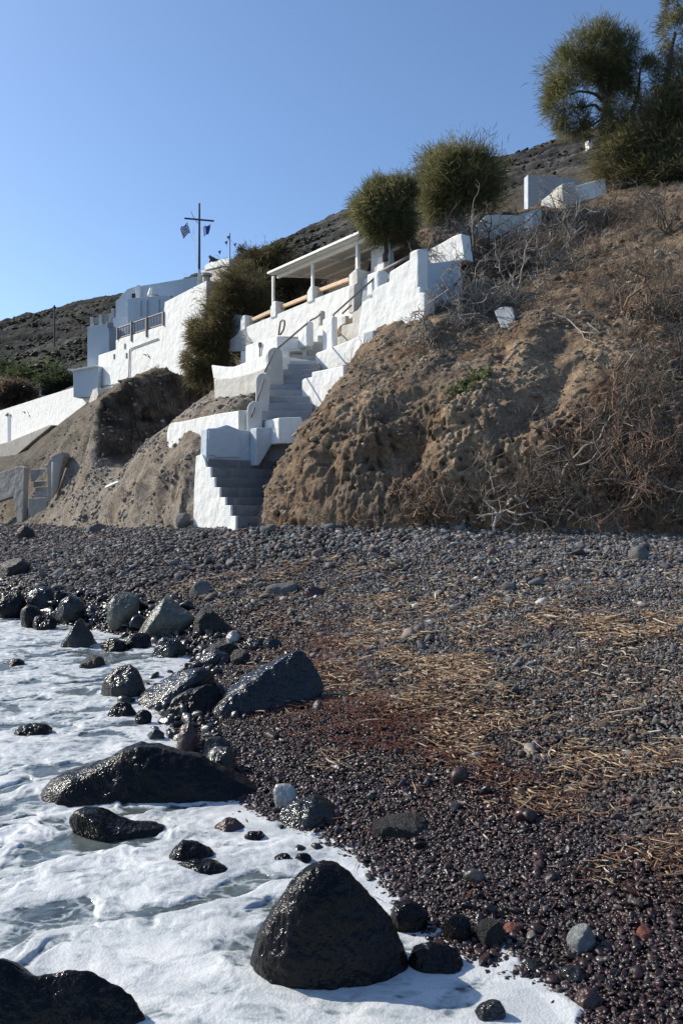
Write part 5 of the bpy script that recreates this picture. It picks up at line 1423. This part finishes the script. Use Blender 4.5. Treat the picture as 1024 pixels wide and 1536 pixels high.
make_tree('rounded_bush', 'smaller feathery rounded bush overhanging the right end of the pergola', 'bush', P(576, 382, 21.5),
          [([(578, 392, 21.5), (578, 360, 21.5), (580, 325, 21.5)], .09), ([(578, 365, 21.5), (558, 335, 21.5)], .05)],
          [(580, 316, 21.5, 38, 34, .55), (558, 314, 21.5, 22, 24, .5), (598, 308, 21.6, 24, 26, .5), (578, 290, 21.5, 28, 14, .5), (560, 342, 21.4, 18, 14, .4), (576, 346, 21.4, 20, 12, .4), (603, 332, 21.6, 18, 20, .5)],
          34000, .30, .008, (.078, .080, .038), (.25, .235, .11), up=.45, wind=(-.15, 0, 0), cs=.26, jit=.7, droop=.1, shell=.25)
make_tree('dark_shrub', 'big dark olive shrub hanging over the end of the white house wall', 'shrub', P(330, 560, 28.0),
          [([(335, 575, 28.0), (330, 540, 28.1), (335, 490, 28.2), (345, 440, 28.3)], .12), ([(330, 540, 28.1), (305, 520, 27.9)], .06)],
          [(362, 425, 28.7, 30, 24, .8), (346, 452, 28.4, 24, 30, .7), (362, 460, 28.8, 44, 44, .9), (312, 505, 28.0, 24, 28, .6), (298, 535, 27.8, 20, 32, .5), (332, 510, 28.1, 26, 42, .6), (318, 552, 27.8, 24, 24, .5), (290, 500, 28.1, 12, 14, .4), (322, 470, 28.3, 10, 12, .4)],
          42000, .28, .0085, (.065, .060, .032), (.22, .185, .092), up=.15, wind=(-.35, 0, 0), cs=.26, jit=.5, shell=.45)
make_tree('dark_shrub', 'dark shrub crown rising behind the left end of the pergola', 'shrub', P(400, 470, 31.5),
          [([(400, 480, 31.5), (398, 430, 31.5), (395, 395, 31.5)], .14)],
          [(388, 400, 31.5, 34, 26, .9), (415, 400, 31.8, 26, 22, .8), (372, 385, 31.4, 18, 14, .6), (405, 440, 31.5, 44, 40, 1.0), (450, 440, 32, 50, 26, 1.0), (382, 450, 31.3, 34, 44, .9)],
          34000, .28, .010, (.045, .042, .024), (.14, .115, .056), up=.25, wind=(-.25, 0, 0), cs=.26, jit=.5)
root = empty('spiky_plant', P(419, 385, 31.0), 'small spiky crowned plant poking out of the dark shrub left of the pergola', 'plant')
m = MB(); m.tube([P(419, 410, 31), P(420, 380, 31)], [.06, .04], 6, c=(.06, .05, .04)); m.build('trunk', 'bark', root, vcol=True)
n = 60; a = RNG.random(n) * 6.28; e = .1 + RNG.random(n) * 1.2
V, Fq, C_ = ribbons(np.tile(np.array(P(420, 380, 31)), (n, 1)), np.c_[np.cos(a) * np.cos(e), np.sin(a) * np.cos(e), np.sin(e)], np.full(n, .75), np.full(n, .03), np.tile(np.array([.05, .06, .03]), (n, 1)), .25)
np_mesh('crown', V, Fq, 'foliage', root, smooth=False, col=C_)
# green bushes beyond the long wall
for (px, py, rx, ry, D, lab) in [(62, 566, 34, 22, 60, 'green bush with a light crown beyond the long white wall'), (88, 578, 24, 22, 57, 'dark green bush next to the shed beyond the long wall'),
                                 (30, 558, 26, 14, 64, 'low dark bush beside the vaulted house on the far slope'), (22, 588, 22, 14, 52.5, 'brownish thorn bush in front of the ruined hut'), (5, 598, 14, 8, 51.8, 'small dry bush at the left edge above the long wall')]:
    br = 'brown' in lab or 'dry' in lab
    make_tree('far_bush', lab, 'bush', P(px, py + ry, D), [([(px, py + ry + 6, D), (px, py, D)], .12)], [(px, py, D, rx, ry), (px - rx * .4, py + ry * .2, D, rx * .6, ry * .7), (px + rx * .4, py + ry * .1, D, rx * .6, ry * .7)],
              6000, .45, .03, (.06, .045, .032) if br else (.045, .058, .030), (.20, .155, .115) if br else ((.14, .17, .075) if 'light' in lab else (.10, .12, .06)), cs=.25, clump=3)

# scrub of the far hill
n = 26000
u = RNG.random(n); D = 48 + (232 - 48) * u ** .8; px = -80 + 1180 * RNG.random(n)
xy = np.c_[(px - CX) / F * D, D]; z = hill_h(xy); p3 = np.c_[xy, z]
ok = (RNG.random(n) < .25 + .9 * sstep(-.1, .35, fbm(p3 * .06, 3))); xy, z, D = xy[ok], z[ok], D[ok]; n = len(xy)
v, f = ICO[1]
s = (.08 + .20 * RNG.random(n) ** 2.5) * (.30 + D / 125)
w = v[None] * s[:, None, None] * (1 + .35 * RNG.normal(size=(n, len(v), 1))) * np.array([1.5, 1.2, .6])
w = w + np.c_[xy, z + .12 * s][:, None, :]
c = np.array([.034, .038, .026]) + (np.array([.085, .075, .055]) - np.array([.034, .038, .026])) * RNG.random(n)[:, None] ** 1.5
tag(np_mesh('hill_scrub', w.reshape(-1, 3), (f[None] + (np.arange(n) * len(v))[:, None, None]).reshape(-1, 3), 'foliage', smooth=False, col=np.repeat(c, len(v), 0)), kind='stuff')

# ---- dry scrub and grass on the brown slope (uncountable)
SB = [(760, 400, 90, 70, 0, 1.0), (850, 360, 90, 45, 0, 1.0), (950, 330, 90, 45, 0, .9), (980, 420, 80, 60, 0, .9), (900, 440, 60, 40, 0, .6), (700, 440, 50, 50, 0, .7), (990, 500, 60, 40, 0, .6), (600, 560, 30, 40, 0, .25), (650, 520, 60, 26, -35, .5),
      (960, 560, 60, 40, 0, .6), (930, 640, 70, 50, 0, .8), (860, 720, 110, 50, 0, 1.0), (740, 760, 110, 36, 0, .9), (980, 720, 70, 60, 0, .9), (640, 770, 60, 20, 0, .7), (1000, 600, 50, 60, 0, .7), (800, 300, 200, 30, 0, .0), (460, 780, 60, 12, 0, .3), (600, 600, 160, 80, 0, .05), (960, 780, 80, 16, 0, .5), (530, 555, 14, 40, 35, .3)]
LB = [(50, 598, 60, 9, 0, 1.0), (130, 580, 40, 9, 0, .8), (160, 590, 30, 14, 0, .35), (105, 655, 26, 20, 0, .9), (135, 630, 30, 16, 0, .7), (80, 650, 20, 12, 0, .8), (250, 556, 26, 8, 0, .6), (200, 560, 30, 8, 0, .3), (310, 590, 20, 16, 0, .5), (60, 690, 30, 30, 0, .4), (200, 740, 60, 40, 0, .05)]
cnt = 1900; got = []
px = 380 + RNG.random(cnt * 3) * 690; py = 280 + RNG.random(cnt * 3) * 525
dn = in_blobs(px, py, SB)
sel = RNG.random(len(px)) < dn * .85
pxs_, pys_ = list(px[sel][:cnt]), list(py[sel][:cnt])
px = RNG.random(2200) * 330; py = 540 + RNG.random(2200) * 240
sel = RNG.random(len(px)) < in_blobs(px, py, LB) * .6
pxs_ += list(px[sel]); pys_ += list(py[sel])
Pb, Db_, Lb, Wb, Cb = [], [], [], [], []
pal = np.array([[.20, .175, .15], [.29, .245, .19], [.21, .13, .085], [.36, .30, .22], [.13, .11, .09], [.15, .15, .085]])
for x, y in zip(pxs_, pys_):
    h, nn = hit_slope(x, y)
    if h is None: continue
    if nn.z < 0: nn = -nn
    right_ = x > 380
    k = int(RNG.integers(14, 42)); size = (.12 + .30 * RNG.random() ** 1.6) * (1 if right_ else .9)
    kind = RNG.choice(6, p=[.28, .18, .22, .12, .15, .05]) if not (y > 640 and right_) else RNG.choice(6, p=[.22, .16, .34, .12, .13, .03])
    if not right_: kind = RNG.choice([5, 5, 3, 0])
    d = np.array([nn.x, nn.y, nn.z]) * .7 + np.array([0, 0, .6]) + RNG.normal(size=(k, 3)) * .62
    Pb.append(np.array(h)[None] + RNG.normal(size=(k, 3)) * size * .25 - np.array([0, 0, .02])); Db_.append(d)
    Lb.append(size * (.5 + RNG.random(k))); Wb.append(np.full(k, .0042) * (.7 + .9 * RNG.random(k)))
    Cb.append(pal[kind] * (.6 + .8 * RNG.random((k, 1))))
V, Fq, C_ = ribbons(np.concatenate(Pb), np.concatenate(Db_), np.concatenate(Lb), np.concatenate(Wb), np.concatenate(Cb), .2)
tag(np_mesh('dry_scrub', V, Fq, 'straw', smooth=False, col=C_), kind='stuff')

# ---- dead shrubs and bleached branches
def twigs(m, p, d, L, r, depth, col, rng, bend=.35, kids=3, sides=4):
    n = 4; pts = [p.copy()]; q = p.copy(); dd = d.copy()
    for i in range(n):
        dd = (dd + Vector(rng.normal(size=3) * bend * .6)).normalized()
        q = q + dd * (L / n); pts.append(q.copy())
    kc = .75 + .5 * rng.random(); cc = tuple(c * kc for c in col)
    m.tube(pts, [r * (1 - .6 * i / n) for i in range(n + 1)], sides if depth > 1 else 3, c=cc, cap=False)
    if depth > 0:
        for k in range(kids):
            i = int(rng.integers(1, n + 1)); a = pts[i]
            nd = (dd * .6 + Vector(rng.normal(size=3) * .75)).normalized()
            twigs(m, a, nd, L * (.45 + .3 * rng.random()), r * .62, depth - 1, col, rng, bend, kids, sides)
def dead_shrub(px, py, size, col, label, seed, mains=7, depth=3, r=.026, kids=3, lift=.0, flat=.35):
    h, nn = hit_slope(px, py)
    if nn.z < 0: nn = -nn
    rng = np.random.default_rng(seed); m = MB()
    for k in range(mains):
        d = Vector(rng.normal(size=3)); d = (d + nn * flat + Vector((0, 0, .25))).normalized()
        if d.dot(nn) < 0: d = d - nn * d.dot(nn) * 1.6
        twigs(m, h + Vector(rng.normal(size=3) * size * .06) - nn * .03, d.normalized(), size * (.7 + .5 * rng.random()), r * (.7 + .6 * rng.random()), depth, col, rng, .5, kids)
    o = m.build('dead_shrub', 'dead_wood', smooth=True, vcol=True)
    return tag(o, label, 'dead shrub')
GR, DK, RD, PALE = (.30, .265, .23), (.15, .125, .105), (.21, .14, .10), (.42, .37, .31)
for i, a in enumerate([
    (745, 420, 1.15, DK, 'big dark tangled dead shrub under the beige wall', 10, 4), (700, 425, 1.0, GR, 'grey tangled dead shrub hanging beside the shaded return wall', 9, 4), (790, 395, 1.0, DK, 'dark dead shrub below the tall square pillar', 9, 4),
    (668, 398, .8, DK, 'dark bare shrub in front of the bright white wall piece', 9, 4), (730, 380, 1.0, DK, 'dense dead shrub against the foot of the beige wall', 10, 4), (820, 400, .8, GR, 'grey dead shrub in the middle of the scrub belt', 9, 4),
    (692, 372, .8, GR, 'tangled grey shrub right in front of the bright white wall piece', 10, 4), (650, 415, .6, GR, 'grey twig tangle leaning on the shaded return wall', 9, 3),
    (660, 445, .7, GR, 'grey twigs creeping over the foot of the shaded return wall', 9, 3), (722, 472, .8, GR, 'pale grey tangle just left of the broken slab', 9, 4), (775, 445, .8, GR, 'grey tangle above the broken slab', 9, 4),
    (690, 470, .75, GR, 'drooping grey twigs below the tangled dead shrubs', 8, 3), (850, 350, .9, GR, 'pale grey thorny shrub below the white ridge wall', 9, 4), (905, 340, .7, DK, 'dark twiggy shrub under the ridge wall end', 8, 3),
    (1000, 350, .9, DK, 'dark shrub patch at the right edge below the dense tree', 9, 4), (940, 470, .7, RD, 'reddish brown shrub above the pale fallen branches', 9, 3), (1000, 470, .7, DK, 'dark brown shrub near the right edge in the middle of the slope', 9, 3),
    (640, 500, .5, GR, 'small grey shrub below the stub block of the stair wall', 8, 3), (930, 650, .7, RD, 'rusty dead shrub above the bleached branches', 9, 3), (880, 730, .85, DK, 'dark dead shrub at the slope foot under the bleached branches', 9, 4),
    (960, 740, .8, RD, 'brown dead shrub at the slope foot near the right edge', 9, 4), (790, 770, .6, DK, 'dark low dead shrub by the pebble bank', 9, 3), (650, 760, .55, RD, 'reddish low dead shrub at the foot of the pitted cliff', 9, 3), (1015, 560, .7, DK, 'dark dead shrub beside the pale angular stone', 8, 3)]):
    dead_shrub(a[0], a[1], a[2], a[3], a[4], 300 + i, a[5], a[6], kids=3)
def branch(label, paths, r, col, off=.12, seed=0, twig=4):
    rng = np.random.default_rng(seed); m = MB()
    D0 = None
    for i, path in enumerate(paths):
        pts = []
        for (x, y) in path:
            h, nn = hit_slope(x, y)
            if h is None and D0 is None:
                hs = [g[0] for g in (hit_slope(*q) for q in path) if g[0] is not None]; D0 = hs[0].y if hs else 20.5
            D = h.y if h and h.y < 40 else D0
            D0 = D if D0 is None else D0 + max(-.35, min(.35, D - D0))
            pts.append(Vector(P(x, y, D0 - off)))
        fine = []
        for a, b in zip(pts[:-1], pts[1:]):
            for k in range(3): fine.append(a.lerp(b, k / 3) + Vector(rng.normal(size=3) * .010 * (k > 0)))
        fine.append(pts[-1]); n = len(fine); rr = r * (1 if i == 0 else .7)
        m.tube(fine, [rr * (1 - .7 * k / (n - 1)) for k in range(n)], 5, c=tuple(c * (.8 + .4 * ((i * 37 % 10) / 10)) for c in col), cap=False)
        for k in range(twig):
            a = fine[int(rng.integers(1, n))]; d = Vector(rng.normal(size=3) * np.array([1, .5, .8]))
            twigs(m, a, d.normalized(), .25 + .2 * rng.random(), rr * .4, 1, tuple(c * .8 for c in col), rng, .4, 2, 3)
        D0 = None
    return tag(m.build('dead_branch', 'dead_wood', smooth=True, vcol=True), label, 'branch')
branch('long forked bleached branch lying on the lower slope at the right', [[(843, 716), (848, 700), (875, 670), (893, 664), (905, 640), (915, 625), (935, 612)], [(848, 698), (880, 694), (900, 672), (940, 650), (975, 642)], [(838, 728), (846, 706)]], .022, PALE, .3, 1)
branch('knotted white driftwood piece at the slope foot', [[(762, 758), (770, 746), (785, 752), (792, 762)], [(770, 746), (780, 743), (784, 748)], [(760, 766), (775, 772), (800, 768)]], .03, (.52, .48, .42), .3, 2, 2)
branch('white forked driftwood standing in the pebble edge', [[(741, 800), (742, 785), (745, 770), (735, 760), (723, 749)], [(743, 772), (760, 764)], [(745, 770), (728, 772), (715, 778)]], .026, (.48, .44, .38), .35, 3, 4)
branch('thin crooked grey branch above the white forked driftwood', [[(741, 741), (738, 722), (730, 705), (727, 692), (732, 680), (742, 676)], [(718, 678), (714, 690), (708, 700)]], .016, GR, .25, 4)
branch('arched pale branch at the foot of the pitted cliff', [[(620, 776), (630, 752), (645, 731), (660, 727), (690, 735)], [(662, 730), (665, 745), (672, 764)]], .016, (.34, .30, .25), .35, 5)
branch('pale fallen branches on the upper slope at the right', [[(828, 470), (850, 478), (880, 472), (905, 465)], [(850, 478), (870, 497), (890, 500), (915, 497), (930, 490)], [(866, 498), (880, 510), (895, 516)], [(880, 484), (900, 500)]], .022, (.36, .32, .26), .25, 6)
branch('short bleached stick sloping above the reddish scrub', [[(935, 552), (950, 530), (965, 517)]], .022, (.40, .36, .29), .2, 7, 3)
branch('pale stick leaning by the dark scrub near the right edge', [[(948, 748), (960, 730), (973, 712)], [(966, 722), (980, 716)]], .02, (.42, .37, .30), .4, 8, 4)
branch('pale crooked stick at the right edge of the slope foot', [[(985, 720), (1000, 732), (1015, 738), (1035, 745)]], .02, (.38, .34, .28), .4, 9, 3)
branch('tall thin bare twig rising in front of the larger rounded bush', [[(706, 345), (709, 318), (710, 302), (717, 288), (719, 276), (713, 268)], [(718, 282), (712, 276)]], .018, GR, 1.2, 10, 0)
branch('long dark bare limbs of the fallen dead tree', [[(700, 400), (725, 370), (755, 352), (785, 335), (811, 312)], [(690, 405), (715, 362), (745, 340), (770, 322)], [(655, 372), (662, 342), (674, 326), (690, 300)], [(650, 388), (660, 366), (690, 350), (720, 352)], [(715, 365), (690, 330), (676, 322), (660, 318)], [(735, 362), (765, 365), (800, 350)]], .03, (.10, .082, .07), .55, 11, 7)
branch('grey weathered limbs hanging from the fallen dead tree', [[(740, 385), (710, 400), (690, 425), (684, 450)], [(715, 398), (700, 430), (705, 455)], [(760, 380), (735, 410), (725, 440)], [(790, 385), (770, 410), (775, 430)], [(700, 395), (680, 410), (672, 440)]], .022, (.24, .205, .175), .45, 12, 7)
branch('dark twisted root creeping down the earth under the stair wall', [[(636, 482), (612, 488), (604, 492), (601, 506)], [(632, 484), (622, 498), (615, 508)]], .02, DK, .05, 13, 2)

# leafy green plant on the bare earth
h, nn = hit_slope(705, 578)
root = empty('leafy_plant', h, 'low pale green leafy plant alone on the bare brown earth', 'plant')
Pb, Db_, Lb, Wb = [], [], [], []
for k in range(44):
    t = RNG.random(); x = 676 + 58 * t + RNG.normal() * 3; y = 591 - 30 * t + RNG.normal() * 5
    q, nq = hit_slope(x, y)
    j = 9
    Pb.append(np.array(q)[None] + RNG.normal(size=(j, 3)) * .03 + np.array([0, -.02, .03])); Db_.append(RNG.normal(size=(j, 3)) * .8 + np.array([0, -.4, .8])); Lb.append(.06 + .06 * RNG.random(j)); Wb.append(.02 + .012 * RNG.random(j))
V, Fq, C_ = ribbons(np.concatenate(Pb), np.concatenate(Db_), np.concatenate(Lb), np.concatenate(Wb), np.array([.13, .155, .07]) * (.6 + .7 * RNG.random((44 * 9, 1))), .2)
np_mesh('leaves', V, Fq, 'foliage', root, smooth=False, col=C_)
m = MB(); pr = [hit_slope(676 + 14 * k, 591 - 7 * k)[0] for k in range(5)]; m.tube(pr, .012, 5, c=(.1, .09, .05)); m.build('stem', 'bark', root, vcol=True)
# broken concrete slab stuck in the scrub
pl = Plane.at(757, hit_slope(757, 488)[0].y - .22, (1, -.35))
slab = wall('broken_slab', pl, [(744, 458), (753, 450), (764, 448), (773, 451), (774, 470), (770, 483), (762, 492), (751, 490), (747, 472)], .22, 'stained_concrete', 'broken grey concrete slab sticking out of the scrub', 'concrete slab', bevel=.02)
zmin = min(v.co.z for v in slab.data.vertices)
for v in slab.data.vertices: v.co.y += 1.0 * (v.co.z - zmin); v.co.x += .10 * (v.co.z - zmin)
# loose clods and rubble on the earth slopes
nv = len(p2); wts = np.where(pxf < 400, .55, .35) * (p2[:, 1] < 34) * (p2[:, 1] > 12) * sstep(-.15, .3, fbm(p2 * .9 + 200, 3))
wts *= np.where(pxf < 400, sstep(400, 380, pxf), 1)
idx = RNG.choice(nv, 6500, p=wts / wts.sum())
v, f = ICO[1]; n = len(idx)
s = (.018 + .05 * RNG.random(n) ** 3.5) * (.7 + p2[idx, 1] / 40)
w = v[None] * s[:, None, None] * (1 + .22 * RNG.normal(size=(n, len(v), 1))) * np.stack([.8 + .6 * RNG.random(n), .8 + .6 * RNG.random(n), .5 + .5 * RNG.random(n)], 1)[:, None, :]
w = w + p2[idx][:, None, :]
cc = np.array([.25, .225, .195]) * (.5 + .9 * RNG.random((n, 1)))
cc = np.where((pxf[idx] > 400)[:, None], cc * np.array([1.05, .92, .8]), cc)
tag(np_mesh('rubble', w.reshape(-1, 3), (f[None] + (np.arange(n) * len(v))[:, None, None]).reshape(-1, 3), 'dead_wood', smooth=False, col=np.repeat(cc, len(v), 0)), kind='stuff')
# ================================================================== CAMERA AND LIGHT
cam = bpy.data.cameras.new('camera'); co = bpy.data.objects.new('camera', cam); COL.objects.link(co)
co.location = (0, 0, CZ); co.rotation_euler = (math.pi / 2, 0, 0)
cam.sensor_fit = 'VERTICAL'; cam.sensor_height = 24; cam.lens = 24 * F / 1536
cam.clip_start = .05; cam.clip_end = 6000
scene.camera = co
SUN_AZ = math.radians(-66)      # from straight ahead towards the left
SUN_EL = math.radians(34)
sd_ = Vector((math.sin(SUN_AZ) * math.cos(SUN_EL), math.cos(SUN_AZ) * math.cos(SUN_EL), math.sin(SUN_EL)))
sl = bpy.data.lights.new('sun', 'SUN'); sl.energy = 4.4; sl.angle = math.radians(.55); sl.color = (1, .93, .80)
so = bpy.data.objects.new('sun', sl); COL.objects.link(so)
so.rotation_euler = sd_.to_track_quat('Z', 'Y').to_euler(); so.location = (-30, 10, 40)
w = bpy.data.worlds.new('World'); scene.world = w; w.use_nodes = True
wt = w.node_tree; wt.nodes.clear()
sky = wt.nodes.new('ShaderNodeTexSky'); sky.sky_type = 'NISHITA'; sky.sun_disc = False
sky.sun_elevation = SUN_EL; sky.sun_rotation = SUN_AZ; sky.altitude = 0; sky.air_density = 1.0; sky.dust_density = .7; sky.ozone_density = 5.0
bg = wt.nodes.new('ShaderNodeBackground'); bg.inputs[1].default_value = .13
wo = wt.nodes.new('ShaderNodeOutputWorld')
wt.links.new(sky.outputs[0], bg.inputs[0]); wt.links.new(bg.outputs[0], wo.inputs[0])
vs = scene.view_settings; vs.view_transform = 'Standard'; vs.look = 'None'; vs.exposure = 0.4; vs.gamma = 1; vs.use_curve_mapping = False
scene.render.engine = 'CYCLES'
scene.cycles.use_denoising = True
scene.cycles.max_bounces = 5; scene.cycles.diffuse_bounces = 3; scene.cycles.glossy_bounces = 3
scene.cycles.transparent_max_bounces = 4
scene.cycles.sample_clamp_indirect = 6
